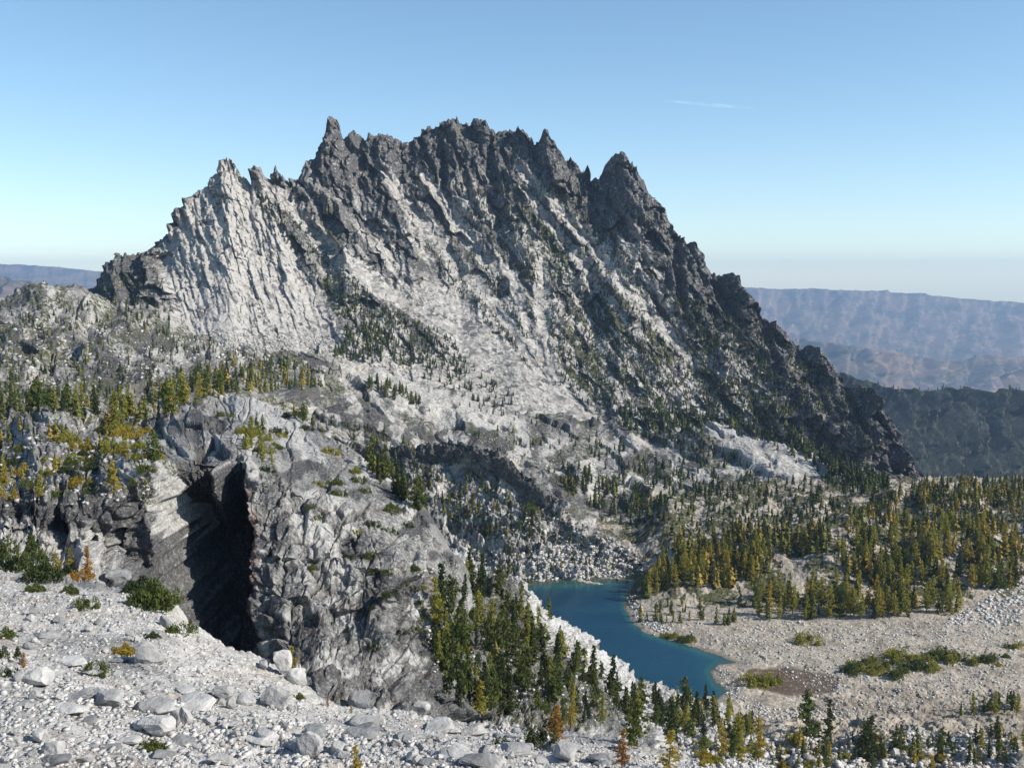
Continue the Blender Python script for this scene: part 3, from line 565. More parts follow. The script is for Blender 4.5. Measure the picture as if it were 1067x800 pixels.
def cliff_mask(PX, PY, P):
    WX, WY = warp(PX, PY, 5, 18, 750); n = fbm(PX, PY, 24, 4, 753)
    right = smooth(150, 235, PX)
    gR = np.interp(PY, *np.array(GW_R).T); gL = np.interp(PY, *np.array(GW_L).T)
    gully_shade = smooth(gL - 2, gL + 8, PX) * smooth(gR + 6, gR, PX) * smooth(490, 500, PY)  # shade of the recess, painted in by darkening the rock colour
    bench = (1 - right) * smooth(535, 520, PY)
    scree = (1 - right) * smooth(548, 560, PY) * smooth(140, 100, PX)
    tal = np.maximum(smooth(.1, .5, n) * .7 * bench, scree * .6)
    tal = np.maximum(tal, .95 * smooth(1.2, .6, pline(WX, WY, [(157, 500, 4), (164, 530, 6), (170, 560, 6), (175, 585, 4)])))  # sunlit strip of the left wall, its brightness painted with the talus tone
    lightp = smooth(1.1, .4, pline(WX, WY, [(310, 545, 14), (335, 560, 16), (350, 595, 12)])) * .5 + smooth(.2, .6, fbm(PX, PY, 34, 3, 757)) * .55 * right
    lightp = np.maximum(lightp, .6 * smooth(1.1, .5, pline(WX, WY, [(230, 425, 8), (275, 428, 14), (300, 450, 12), (330, 480, 8)])))
    dark = (.0 + .42 * smooth(.1, .5, fbm(PX, PY, 46, 3, 761)) + .12 * smooth(600, 700, PY)) * right - lightp + .8 * gully_shade + .32 * (1 - right) * smooth(515, 530, PY) * (1 - scree)
    veg = 1.0 * bench * smooth(-.2, .15, fbm(PX, PY, 18, 4, 765)) + .5 * right * smooth(.45, .7, fbm(PX, PY, 18, 3, 769)) + .5 * scree * smooth(.1, .4, n)
    rust = 1.0 * smooth(1.3, .4, pline(WX, WY, [(258, 510, 8), (266, 560, 9), (272, 610, 8)])) + .3 * smooth(.45, .8, fbm(PX, PY, 26, 3, 773)) * right
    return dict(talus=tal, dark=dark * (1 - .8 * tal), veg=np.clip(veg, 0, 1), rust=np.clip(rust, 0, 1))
BT = [(-220, 440), (0, 451), (15, 445), (30, 437), (45, 431), (60, 430), (85, 432), (110, 437), (150, 443), (170, 433), (190, 425), (210, 418), (230, 415), (262, 418), (278, 423), (290, 428), (310, 440), (330, 450), (350, 461), (375, 479), (400, 500), (425, 521), (440, 540), (458, 566), (470, 592), (480, 630), (492, 700), (510, 800), (540, 870)]
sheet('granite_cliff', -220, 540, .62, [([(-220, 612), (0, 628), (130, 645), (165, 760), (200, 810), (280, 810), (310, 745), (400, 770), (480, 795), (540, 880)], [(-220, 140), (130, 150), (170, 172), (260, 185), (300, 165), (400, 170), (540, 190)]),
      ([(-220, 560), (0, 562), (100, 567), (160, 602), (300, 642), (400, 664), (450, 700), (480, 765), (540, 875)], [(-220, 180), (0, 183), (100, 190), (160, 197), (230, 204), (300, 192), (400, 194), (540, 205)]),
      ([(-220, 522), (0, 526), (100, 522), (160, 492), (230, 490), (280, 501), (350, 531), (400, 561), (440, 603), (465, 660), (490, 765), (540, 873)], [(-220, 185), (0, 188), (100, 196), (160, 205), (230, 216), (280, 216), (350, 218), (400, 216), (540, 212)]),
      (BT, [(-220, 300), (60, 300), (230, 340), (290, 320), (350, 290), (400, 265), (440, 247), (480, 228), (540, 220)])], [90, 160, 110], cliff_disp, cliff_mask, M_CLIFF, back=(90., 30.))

# ------------------------------------------------------------------ foreground slope
FC = [(-220, 560), (0, 594), (60, 601), (110, 607), (140, 613), (165, 620), (185, 635), (200, 650), (220, 663), (240, 673), (262, 683), (285, 694), (300, 702), (315, 713), (330, 723), (350, 732), (380, 737), (430, 737), (470, 743), (520, 752), (560, 758), (600, 763), (650, 772), (700, 783), (740, 792), (800, 806), (900, 832), (1270, 890)]
def fore_disp(PX, PY, P):
    X, Y = P[..., 0], P[..., 1]; wx = X + .8 * fbm(X, Y, 6, 2, 800); wy = Y + .8 * fbm(X, Y, 6, 2, 803)
    a, b = rot(wx, wy, -12)
    f1, e1 = facets(a * .6, b, 6.5, 805, .10, .03); f2, e2 = facets(a, b, 2.4, 809, .2, .07); f3, _ = facets(wx, wy, .9, 813, .45, .16); f4, _ = facets(X, Y, .42, 817, .5, .22)
    slab = smooth(-.1, .45, fbm(a * .5, b, 15, 3, 821)); 
    h = f1 * .7 + f2 * .5 * (1 - .5 * slab) + f3 * .6 * (1 - .75 * slab) + f4 * .5 * (1 - .75 * slab) + 1.0 * fbm(X, Y, 30, 3, 825)
    return 0 * h, h * 1.4
def fore_mask(PX, PY, P):
    X, Y = P[..., 0], P[..., 1]; a, b = rot(X, Y, -12)
    slab = smooth(-.1, .45, fbm(a * .5, b, 15, 3, 821)); n = fbm(X, Y, 14, 4, 830)
    edge = smooth(1.2, .5, pline(PX, PY, [(165, 622, 8), (200, 655, 10), (260, 690, 12), (310, 722, 8)]))
    return dict(talus=np.clip(.75 * (1 - slab) + .3 * edge, 0, 1), dark=.22 * smooth(.1, .6, n) * (1 - edge) + .18 * smooth(130, 40, PX) * smooth(700, 620, PY) - .35 * edge, veg=.25 * smooth(.35, .7, fbm(X, Y, 9, 3, 836)),
                rust=np.clip(.55 * smooth(.15, .6, fbm(X * .5, Y * 1.5, 5, 3, 841)), 0, 1))
sheet('rocky_slope', -220, 1270, .95, [([(-220, 900), (1270, 960)], [(-220, 39), (1270, 39)]), ([(-220, 700), (0, 700), (200, 745), (400, 778), (600, 803), (800, 842), (1270, 915)], [(-220, 75), (200, 74), (400, 70), (800, 60), (1270, 56)]),
      (FC, [(-220, 130), (0, 130), (200, 117), (400, 105), (700, 90), (1270, 80)])], [150, 190], fore_disp, fore_mask, M_FORE, back=(10., 16.))

# ------------------------------------------------------------------ distant country
def far_material(name, a, b, c, scale, tanf=.8):
    k = NT(name); P = k.pos((1, 1, .5)); n = k.noise(P, 1 / scale, 6, .62); n2 = k.noise(P, 1 / (scale * .2), 4, .6)
    col = k.mix(k.ramp(n, .38, .62), a, b); col = k.mix(k.math('MULTIPLY', k.ramp(n2, .52, .68), tanf), col, c)
    k.bsdf(col, .95, None, .1); return k.m
M_FAR = far_material('far_hills', (.17, .12, .09), (.05, .058, .045), (.27, .20, .15), 500)
M_DARKR = far_material('far_forest_ridge', (.020, .026, .018), (.035, .038, .026), (.13, .12, .10), 60, .6)
def far_disp(sc, amp, seed, ang=0):
    def f(PX, PY, P):
        a, b = rot(PX, PY, ang); w = 3 * fbm(PX, PY, 30, 2, seed + 7)
        return amp * (ridged((PX + w), PY * .32, sc, 4, seed) + .5 * ridged(PX + PY * .6, PY * .3, sc * .45, 3, seed + 3)), None
    return f
nomask = lambda PX, PY, P: {}
jit = lambda pts, a, s, seed: [(x, np.interp(x, *np.array(pts, float).T) + a * float(fbm(np.array([x / 1.0]), np.array([.5]), s, 3, seed)[0])) for x in np.arange(pts[0][0], pts[-1][0] + 1, 3.0)]
dr = [(780, 372), (820, 381), (850, 384), (868, 387), (885, 390), (897, 396), (930, 399), (960, 400), (1000, 399), (1030, 399), (1050, 400), (1067, 402), (1200, 412), (1500, 440)]
o = sheet('far_forest_ridge', 780, 1500, 1.3, [([(780, 560), (1500, 570)], [(780, 2500), (1500, 2500)]), (jit(dr, 2.0, 9, 900), [(780, 3500), (1500, 3400)])], [130], lambda PX, PY, P: (far_disp(52, 130, 910, 18)(PX, PY, P)[0] + 22 * fbm(PX, PY, 9, 3, 915), None), nomask, M_DARKR, back=(500., 500.))
hb = [(700, 345), (780, 350), (830, 352), (870, 357), (890, 360), (915, 364), (940, 369), (960, 371), (985, 372), (1000, 368), (1012, 366), (1040, 370), (1067, 375), (1200, 395), (1500, 420)]
o = sheet('far_hills', 700, 1500, 2, [([(700, 470), (1500, 480)], [(700, 8500), (1500, 8500)]), (jit(hb, .8, 20, 920), [(700, 12000), (1500, 12000)])], [70], far_disp(30, 300, 930), nomask, M_FAR, back=(1500., 900.), rim=.4)
ha = [(600, 292), (700, 297), (760, 299), (790, 300), (810, 301), (830, 300.5), (850, 300), (858, 302), (880, 302), (900, 302), (915, 302), (925, 305), (945, 305), (955, 306), (965, 308), (985, 310), (1010, 312), (1040, 314), (1067, 316), (1200, 322), (1500, 330)]
o = sheet('far_mountain_range', 600, 1500, 2, [([(600, 400), (1500, 420)], [(600, 14000), (1500, 14000)]), (jit(ha, .9, 14, 940), [(600, 20000), (1500, 20000)])], [90], far_disp(36, 380, 950), nomask, M_FAR, back=(1200., 900.), rim=.4)
hl = [(-300, 300), (-40, 292), (0, 288), (20, 289), (40, 291), (55, 297), (70, 303), (90, 309), (130, 318), (200, 330)]
o = sheet('left_far_hills', -300, 200, 2, [([(-300, 360), (200, 370)], [(-300, 7000), (200, 7000)]), (jit(hl, .8, 12, 960), [(-300, 9500), (200, 9500)])], [40], far_disp(30, 260, 970), nomask, M_FAR, back=(1500., 700.))
hk = [(-300, 270), (-60, 274), (0, 275), (30, 276), (60, 278), (90, 281), (120, 284), (200, 290), (260, 296)]
o = sheet('left_far_range', -300, 260, 2, [([(-300, 330), (260, 330)], [(-300, 17000), (260, 17000)]), (jit(hk, .5, 16, 980), [(-300, 20300), (260, 20300)])], [40], far_disp(40, 150, 990), nomask, M_FAR, back=(1200., 700.), rim=.3)
# valley floor and plains out to the horizon
g = mesh_from('plain', [[-23500, 1500, -1500], [23500, 1500, -1500], [23500, 21600, -1500], [-23500, 21600, -1500]], [[0, 1, 2, 3]], 4)
o = link('lowland_ground', g, M_FAR); o['kind'] = 'structure'

# ------------------------------------------------------------------ which point of the ground shows at each photo pixel
_P = np.concatenate(ZP); _N = np.concatenate(ZN); _S = np.concatenate(ZS)
_px, _py, _d = project(_P)
_ok = (_px >= -40) & (_px < 1107) & (_py >= 0) & (_py < 830)
_ix = (_px[_ok] + 40).astype(int); _iy = _py[_ok].astype(int); _id = np.nonzero(_ok)[0]
_o = np.argsort(-_d[_ok]); VIS = np.full((830, 1147), -1, np.int64); VIS[_iy[_o], _ix[_o]] = _id[_o]
def ground(px, py):
    """visible ground point, normal and sheet under a photo pixel (None where the lake or the sky shows)"""
    x, y = int(round(px)) + 40, int(round(py))
    if not (0 <= y < 830 and 0 <= x < 1147): return None
    i = VIS[y, x]
    if i < 0: return None
    return _P[i], _N[i], SHEETS[_S[i]]

# ------------------------------------------------------------------ plants: meshes of unit height
def crown_mesh(seed, kind, name):
    r = random.Random(seed); V, F = [], []
    def leaf(c, s, flat=.5):
        a = r.uniform(0, 6.283); t = r.uniform(-.9, .9); n = Vector((math.cos(a), math.sin(a), 0)); u = Vector((-math.sin(a) * math.sin(t), math.cos(a) * math.sin(t), math.cos(t)))
        b = len(V); w = s * r.uniform(.6, 1.2); hgt = s * r.uniform(.5, 1.1) * (1 if flat > .4 else .6)
        for p in ((-w * .5, -hgt * .35), (w * .5, -hgt * .5), (w * r.uniform(-.1, .35), hgt * .6)):
            q = c + n.cross(u) * p[0] + u * p[1] + n * r.uniform(-.2, .2) * s; V.append(q)
        F.append((b, b + 1, b + 2))
    if kind == 'larch': R, base, nb, s = .175, .06, 90, .058
    elif kind == 'fir': R, base, nb, s = .175, .02, 100, .060
    else: R, base, nb, s = .30, .04, 80, .085            # bushy pine
    lean = Vector((r.uniform(-.03, .03), r.uniform(-.03, .03), 0))
    gap = [r.uniform(base, .9) for _ in range(5)]; R *= r.uniform(.72, 1.3); base *= r.uniform(.6, 2.6); nb = int(nb * r.uniform(.75, 1.1))
    for k in range(nb):
        z = base + (1 - base) * (k + r.random()) / nb
        if kind != 'fir' and min(abs(z - g) for g in gap) < .018: continue
        q = (z - base) / (1 - base)
        if kind == 'pine': L = R * (math.sin(math.pi * min(1, .18 + .82 * q)) ** .7) * r.uniform(.55, 1.2)
        else: L = R * (1 - q) ** (.62 if kind == 'larch' else .74) * min(1, .5 + q * 2.5) * r.uniform(.4, 1.3) + .012
        a = r.uniform(0, 6.283); droop = r.uniform(-.25, .25) - (.25 if kind == 'fir' else .05)
        n = max(3, int(L / s * 3.6))
        for j in range(n):
            f = (j + r.random()) / n; rad = L * (.15 + .85 * f)
            c = lean * z * z + Vector((math.cos(a) * rad, math.sin(a) * rad, z + droop * rad + r.uniform(-.3, .3) * s)) + Vector((r.uniform(-1, 1), r.uniform(-1, 1), 0)) * s * .45
            leaf(c, s * (1.15 - .35 * f))
    for j in range(6): leaf(Vector((0, 0, .97)) + lean + Vector((r.uniform(-1, 1), r.uniform(-1, 1), r.uniform(-2, 2))) * .012, s * .6)
    return mesh_from(name, np.array([tuple(v) for v in V]), np.array(F), 3)
def trunk_mesh(seed, name, top=.93, r0=.017):
    r = random.Random(seed); V, F = [], []; n = 7; m = 7
    for i in range(m):
        z = -.04 + (top + .04) * i / (m - 1); rad = r0 * (1 - .9 * i / (m - 1)) * (1.35 if i == 0 else 1)
        for j in range(n): V.append((math.cos(j * 6.283 / n) * rad + r.uniform(-1, 1) * .003, math.sin(j * 6.283 / n) * rad, z))
    for i in range(m - 1):
        for j in range(n): F.append((i * n + j, i * n + (j + 1) % n, (i + 1) * n + (j + 1) % n, (i + 1) * n + j))
    for k in range(12):                              # bare limbs
        z = r.uniform(.12, .7); a = r.uniform(0, 6.283); L = .13 * (1 - z); b = len(V)
        d = Vector((math.cos(a), math.sin(a), .15)); p = Vector((0, 0, z)); s_ = Vector((-math.sin(a), math.cos(a), 0)) * .004
        for q in (p - s_, p + s_, p + d * L + s_ * .3, p + d * L - s_ * .3): V.append(tuple(q))
        F.append((b, b + 1, b + 2, b + 3))
    return mesh_from(name, V, np.array(F), 4)
def shrub_mesh(seed, name):
    r = random.Random(seed); V, F = [], []; lobes = [(r.uniform(-.45, .45), r.uniform(-.4, .4), r.uniform(.10, .34), r.uniform(.35, 1)) for _ in range(9)]
    for k in range(1700):
        lx, ly, lr, lh = lobes[min(8, int(9 * r.random() ** 1.3))]; a = r.uniform(0, 6.283); t = math.acos(r.uniform(-.1, 1)); rr = lr * r.uniform(.55, 1.08) ** .6
        c = Vector((lx + rr * math.sin(t) * math.cos(a), ly + rr * math.sin(t) * math.sin(a), max(-.02, lh * .42 * rr / lr * math.cos(t))))
        d = Vector((r.uniform(-1, 1), r.uniform(-1, 1), r.uniform(.2, 1.4))).normalized(); e = d.cross(Vector((r.uniform(-1, 1), r.uniform(-1, 1), r.uniform(-1, 1)))).normalized()
        s = r.uniform(.03, .065); b = len(V)
        for q in (c - e * s * .5, c + e * s * .5, c + d * s * 1.3): V.append(tuple(q))
        F.append((b, b + 1, b + 2))
    return mesh_from(name, np.array(V), np.array(F), 3)
def boulder_mesh(seed, name, flat=.62, sub=3):
    import bmesh
    bm = bmesh.new(); bmesh.ops.create_icosphere(bm, subdivisions=sub, radius=.5); r = np.random.default_rng(seed)
    V = np.array([v.co for v in bm.verts]); V *= [1, r.uniform(.65, .95), flat * r.uniform(.8, 1.2)]
    for k in range(9):
        n = r.normal(size=3); n /= np.linalg.norm(n); hi = (V @ n).max(); d = hi * r.uniform(.42, .78)
        ex = np.maximum(0, V @ n - d); V -= ex[:, None] * n * .97
    V += r.normal(size=V.shape) * .009
    V /= (V[:, 0].max() - V[:, 0].min())
    V[:, 2] -= V[:, 2].min() * .72 
    for v, c in zip(bm.verts, V): v.co = c
    me = bpy.data.meshes.new(name); bm.to_mesh(me); bm.free(); return me

MATS = {'gold': foliage_material('larch_gold', (.38, .28, .05), (.33, .26, .05)), 'orange': foliage_material('larch_orange', (.38, .19, .04), (.31, .18, .04)),
        'green': foliage_material('larch_green', (.21, .22, .045), (.34, .29, .055)), 'dark': foliage_material('fir_green', (.040, .058, .026), (.075, .09, .032), .25),
        'mid': foliage_material('pine_green', (.09, .115, .034), (.13, .145, .042), .3), 'rust': foliage_material('rusty_needles', (.30, .15, .06), (.26, .16, .09), .2)}
k = NT('bark'); n_ = k.noise(k.pos((6, 6, 1)), 3.0, 4); k.bsdf(k.mix(n_, (.10, .075, .055), (.22, .19, .16)), .95); M_BARK = k.m
M_BOULD = plain_rock('boulder_granite', (.56, .54, .51), (.27, .26, .25), .35)
M_BOULD_D = plain_rock('dark_boulder_granite', (.34, .335, .33), (.15, .15, .15), .35)
LARCH = [crown_mesh(s, 'larch', 'larch_crown') for s in range(1, 8)]; FIR = [crown_mesh(s, 'fir', 'fir_crown') for s in range(11, 16)]; PINE = [crown_mesh(s, 'pine', 'pine_crown') for s in (21, 22, 23)]
TRUNK = [trunk_mesh(s, 'trunk') for s in (5, 6)]; SHRUB = [shrub_mesh(s, 'shrub') for s in (31, 32, 33)]
BOULD = [boulder_mesh(s, 'boulder', f) for s, f in ((1, .6), (2, .75), (3, .5), (4, .65), (5, .85), (6, .4), (7, .6), (8, .7))]
for t in TRUNK: t.materials.append(M_BARK)
PROTO = {}
def variant(me, mat):
    key = (me.name, mat.name)
    if key not in PROTO:
        c = me.copy(); c.materials.clear(); c.materials.append(mat); PROTO[key] = c
    return PROTO[key]
R_ = random.Random(5)
def up_mat(o, P, yaw, sc): o.location = P; o.rotation_euler = (R_.uniform(-.04, .04), R_.uniform(-.04, .04), yaw); o.scale = sc

# ------------------------------------------------------------------ where the plants stand: (outline in the photo, count, colour mix, height in metres, where)
def pts_in(poly, n, clump=0.0, seed=0, avoid=None):
    r = np.random.default_rng(seed + 77); a = np.array(poly, float); lo, hi = a.min(0), a.max(0); out = []
    for _ in range(60):
        c = r.uniform(lo, hi, (n * 4, 2)); m = inside(c[:, 0], c[:, 1], poly)
        if clump: m &= fbm(c[:, 0], c[:, 1] * 1.5, 16, 3, seed + 5) > r.uniform(-1.2, .4, len(c)) * (1 - clump) + clump * .12
        out += [tuple(q) for q in c[m]]
        if len(out) >= n: break
    return out[:n]
ZONES = [  # key, outline, n, {colour: weight}, (h0, h1), clump, place phrase, group phrase
 ('grove', [(452, 655), (480, 612), (505, 596), (545, 640), (560, 660), (600, 690), (640, 712), (650, 745), (600, 762), (520, 748), (470, 735), (452, 700)], 200, dict(dark=5, mid=3.5, green=2.2, gold=.25), (5, 12), .2, 'in the grove left of the lake'),
 ('knoll', [(540, 612), (575, 640), (590, 668), (640, 705), (690, 722), (690, 740), (640, 735), (590, 700), (555, 650)], 22, dict(dark=2, mid=3), (3.5, 7), 0, 'on the white lakeside knob'),
 ('bank', [(640, 735), (690, 730), (760, 742), (790, 756), (770, 775), (700, 770), (650, 758)], 85, dict(dark=3, mid=3, green=3), (6, 11), .1, 'on the bank below the lake'),
 ('bankslab', [(640, 775), (720, 785), (800, 775), (1067, 765), (1067, 800), (700, 800)], 150, dict(dark=2, mid=3, green=4, gold=1.5, rust=.5), (3.5, 9), .25, 'among lower right white slabs'),
 ('edgeclump', [(995, 746), (1020, 738), (1067, 730), (1085, 742), (1067, 748)], 34, dict(mid=3, green=4), (6, 9.5), 0, 'in the row right of the gravel'),
 ('hillfoot', [(760, 628), (830, 618), (1000, 622), (1000, 640), (900, 645), (800, 645)], 130, dict(dark=.7, mid=1.2, green=5, gold=1.6), (11, 16), .15, 'at the larch hill foot'),
 ('hillleft', [(662, 618), (690, 592), (720, 580), (800, 578), (800, 600), (760, 612), (700, 612), (672, 624)], 290, dict(dark=.7, mid=1.2, green=6, gold=2.2), (9, 14), 0, 'on the larch hill nearest the lake'),
 ('hilltop', [(700, 572), (760, 556), (860, 556), (880, 575), (800, 585), (720, 585)], 240, dict(dark=.7, mid=1.2, green=5, gold=2.5), (7, 12), .2, 'along the larch hill top'),
 ('hillmid', [(870, 570), (960, 548), (1075, 560), (1075, 612), (980, 618), (880, 606)], 420, dict(dark=.7, mid=1.2, green=5, gold=2.6), (9, 15), .25, 'on the larch hill by right edge'),
 ('hillback', [(880, 540), (930, 520), (1075, 512), (1075, 560), (960, 552), (880, 560)], 420, dict(dark=.7, mid=1.2, green=3, gold=1.6), (5, 9), .25, 'behind the larch hill'),
 ('point', [(660, 640), (700, 630), (735, 628), (735, 646), (690, 652), (668, 650)], 30, dict(mid=3, green=3), (4.5, 7.5), .1, 'on the stony lake point'),
 ('shorepair', [(745, 650), (775, 640), (775, 648), (750, 655)], 9, dict(green=3, gold=1), (8, 10), 0, 'in the clump behind the lake point'),
 ('larchband', [(105, 442), (140, 425), (175, 404), (215, 385), (250, 380), (290, 378), (335, 388), (345, 402), (300, 408), (250, 412), (210, 418), (170, 436), (120, 448)], 260, dict(dark=1.2, mid=2, green=5, gold=1.2), (6, 11), .1, 'in the belt above the cliff'),
 ('leftwood', [(-10, 440), (-10, 405), (40, 398), (110, 405), (130, 425), (100, 440), (60, 432), (30, 432)], 110, dict(dark=4, mid=3, green=2), (5, 9), .2, 'in the dark left edge wood'),
 ('leftslope', [(-10, 400), (-10, 322), (50, 305), (110, 320), (190, 350), (200, 375), (130, 400), (60, 395)], 190, dict(dark=3, mid=4, green=1), (3, 6.5), .35, 'on the grey left hillside'),
 ('bench', [(-10, 528), (-10, 455), (60, 440), (150, 448), (165, 490), (120, 520), (60, 520)], 26, dict(mid=2, green=4, gold=2), (3.5, 6.5), .2, 'on ledges left of the gully'),
 ('clifftop', [(250, 470), (262, 450), (290, 455), (300, 478), (285, 490), (262, 478)], 12, dict(mid=1, green=3, gold=1), (4.5, 6.5), 0, 'on the cliff above the gully'),
 ('shadecove', [(375, 478), (440, 490), (500, 500), (560, 530), (570, 560), (500, 560), (440, 535), (400, 508)], 170, dict(dark=3, mid=3, green=3), (4, 9), .2, 'under the shaded wall'),
 ('lakeslope', [(480, 560), (560, 540), (620, 560), (680, 590), (680, 600), (600, 602), (550, 606), (500, 590)], 90, dict(dark=3, mid=3, green=1.2, gold=.4), (3.5, 7), .3, 'on the slope behind the lake'),
 ('ridgewood', [(565, 490), (600, 488), (650, 505), (700, 525), (690, 548), (640, 540), (590, 515)], 170, dict(dark=4, mid=3, green=2), (6, 10), .2, 'in the wood behind the lake'),
 ('slabwood', [(380, 392), (430, 412), (440, 422), (410, 420), (385, 408)], 44, dict(dark=3, mid=3, green=1), (7, 11), 0, 'on pale slabs below the mountain'),
 ('domewood', [(285, 415), (340, 440), (400, 448), (440, 470), (420, 480), (350, 455), (300, 440)], 60, dict(mid=2, green=3, dark=1), (4, 7), .3, 'around the dark dome'),
]
FAR = [     # far-off cover that reads as one mass on the mountain
 ([(345, 372), (358, 345), (385, 335), (402, 350), (398, 378), (370, 378)], 130, (5, 11), .1), ([(262, 195), (300, 220), (345, 280), (400, 320), (470, 350), (490, 390), (420, 380), (370, 340), (330, 290), (285, 240)], 700, (3, 6.5), .35),
 ([(350, 330), (362, 290), (420, 330), (540, 415), (520, 430), (420, 385)], 240, (4, 9), .45), ([(480, 200), (540, 190), (600, 200), (640, 240), (690, 330), (740, 400), (760, 470), (700, 470), (620, 430), (575, 400), (560, 300), (500, 250)], 3800, (2.5, 6), .2),
 ([(690, 300), (760, 330), (820, 400), (900, 480), (930, 510), (880, 515), (800, 470), (740, 440), (720, 380)], 2200, (3, 7), .2), ([(640, 430), (720, 430), (760, 440), (840, 460), (930, 505), (905, 520), (850, 490), (780, 450), (720, 452), (650, 448)], 420, (6, 12), .1),
 ([(440, 255), (500, 250), (560, 330), (560, 395), (520, 350), (470, 300)], 600, (2.5, 5.5), .4), ([(600, 445), (720, 462), (800, 480), (880, 520), (900, 545), (800, 545), (700, 520), (620, 480)], 260, (4, 9), .55),
 ([(430, 415), (600, 440), (600, 480), (520, 460), (450, 440)], 90, (3, 6), .5), ([(620, 480), (720, 500), (900, 540), (860, 556), (760, 556), (690, 560), (640, 545)], 170, (4, 8), .5), ([(100, 300), (160, 275), (185, 330), (170, 352), (110, 322)], 170, (3, 6), .25),
 ([(900, 525), (960, 505), (1075, 500), (1075, 520), (960, 525)], 260, (5, 9), .1), ([(740, 280), (800, 340), (880, 410), (930, 470), (900, 470), (820, 400), (760, 330)], 700, (3, 6), .2),
 ([(835, 386), (900, 398), (1070, 402), (1070, 505), (960, 505), (920, 440)], 2200, (9, 12), .2),
 ([(-10, 440), (-10, 322), (50, 302), (110, 316), (200, 352), (260, 368), (200, 400), (120, 420)], 650, (1.2, 3.2), .3), ([(400, 150), (480, 140), (560, 150), (640, 180), (700, 260), (640, 250), (560, 215), (470, 200), (410, 200)], 420, (2, 4.5), .3),
 ([(200, 352), (300, 372), (360, 385), (350, 395), (230, 375), (180, 365)], 60, (3, 6), .4)]
trees = []
CAT = dict(dark='fir', mid='pine', green='larch', gold='larch', orange='larch', rust='larch')
for zi, (key, poly, n, mixd, (h0, h1), clump, phrase) in enumerate(ZONES):
    cols = list(mixd); w = [mixd[c] for c in cols]
    for (x, y) in pts_in(poly, n, clump, zi * 31):
        gnd = ground(x, y)
        if gnd is None or gnd[1][2] < -.5 or gnd[0][1] < 150: continue
        P = gnd[0]; h = R_.uniform(h0, h1) * (R_.uniform(.4, 1) if R_.random() < .6 else 1)
        trees.append(dict(px=x, py=y, P=P, h=h, col=R_.choices(cols, w)[0], zone=key, phrase=phrase, pix=h * FPX / P[1], label=None))
for (x, y, hp, col, lab) in [
    (238, 661, 18, 'orange', 'small orange larch glowing at the foot of the dark gully'), (303, 699, 26, 'gold', 'golden larch behind the pointed boulder at the cliff foot'), (320, 709, 20, 'gold', 'short golden larch between the boulders at the cliff foot'),
    (355, 731, 38, 'orange', 'broad orange larch alone against the base of the grey cliff'), (341, 735, 10, 'orange', 'knee-high orange larch seedling left of the broad orange larch'), (106, 704, 17, 'rust', 'rusty columnar larch sapling on the pale talus at lower left'),
    (24, 696, 16, 'rust', 'thin reddish dead sapling on the talus near the left edge'), (476, 739, 30, 'orange', 'orange larch at the cliff corner on the crest of the pale slope'), (499, 744, 34, 'green', 'olive larch with a golden skirt behind the pale slope crest'),
    (539, 750, 27, 'orange', 'slim orange larch in front of the dark grove'), (570, 757, 18, 'gold', 'short gold larch on the crest in front of the grove'), (579, 771, 36, 'orange', 'feathery orange larch on the pale slope below the grove'),
    (594, 757, 24, 'gold', 'gold larch just behind the feathery orange one'), (626, 761, 30, 'orange', 'orange-brown larch at the right end of the grove'), (648, 800, 38, 'rust', 'pale rusty larch at the bottom edge under the bank'),
    (697, 800, 40, 'gold', 'full golden larch at the bottom edge below the bank'), (371, 806, 30, 'gold', 'golden larch cut by the bottom edge below the slope'), (365, 742, 8, 'gold', 'tiny golden seedling on the slope crest'),
    (60, 598, 22, 'green', 'olive larch among the junipers at the left edge'), (75, 598, 26, 'gold', 'yellow larch in the juniper patch at the left'), (92, 600, 30, 'orange', 'tall amber larch at the right end of the juniper patch'),
    (905, 792, 46, 'dark', 'tall dark fir alone on the white slabs at lower right'), (661, 775, 44, 'mid', 'grey-green pine standing over the bottom slope below the lake'), (700, 770, 42, 'dark', 'dark fir on the bank crest below the lake'),
    (790, 790, 42, 'gold', 'wide amber larch clump tree at the lower right bank'), (770, 792, 44, 'green', 'bushy olive larch left of the wide amber one'), (752, 788, 38, 'gold', 'amber larch at the left of the lower bank clump'),
    (843, 768, 46, 'mid', 'tall pine pair-leader at the rim of the gravel flat'), (862, 768, 40, 'dark', 'dark fir right of the tall pine at the gravel rim'), (262, 466, 17, 'green', 'olive larch on the cliff top by the gully head'), (132, 478, 16, 'gold', 'golden larch on the ledge left of the gully')]:
    gnd = ground(x, min(y, 826))
    if gnd is None: continue
    P = gnd[0]; h = 1.12 * hp * P[1] / FPX; trees.append(dict(px=x, py=y, P=P, h=h, col=col, zone='single', phrase='', pix=hp + 1000, label=lab))

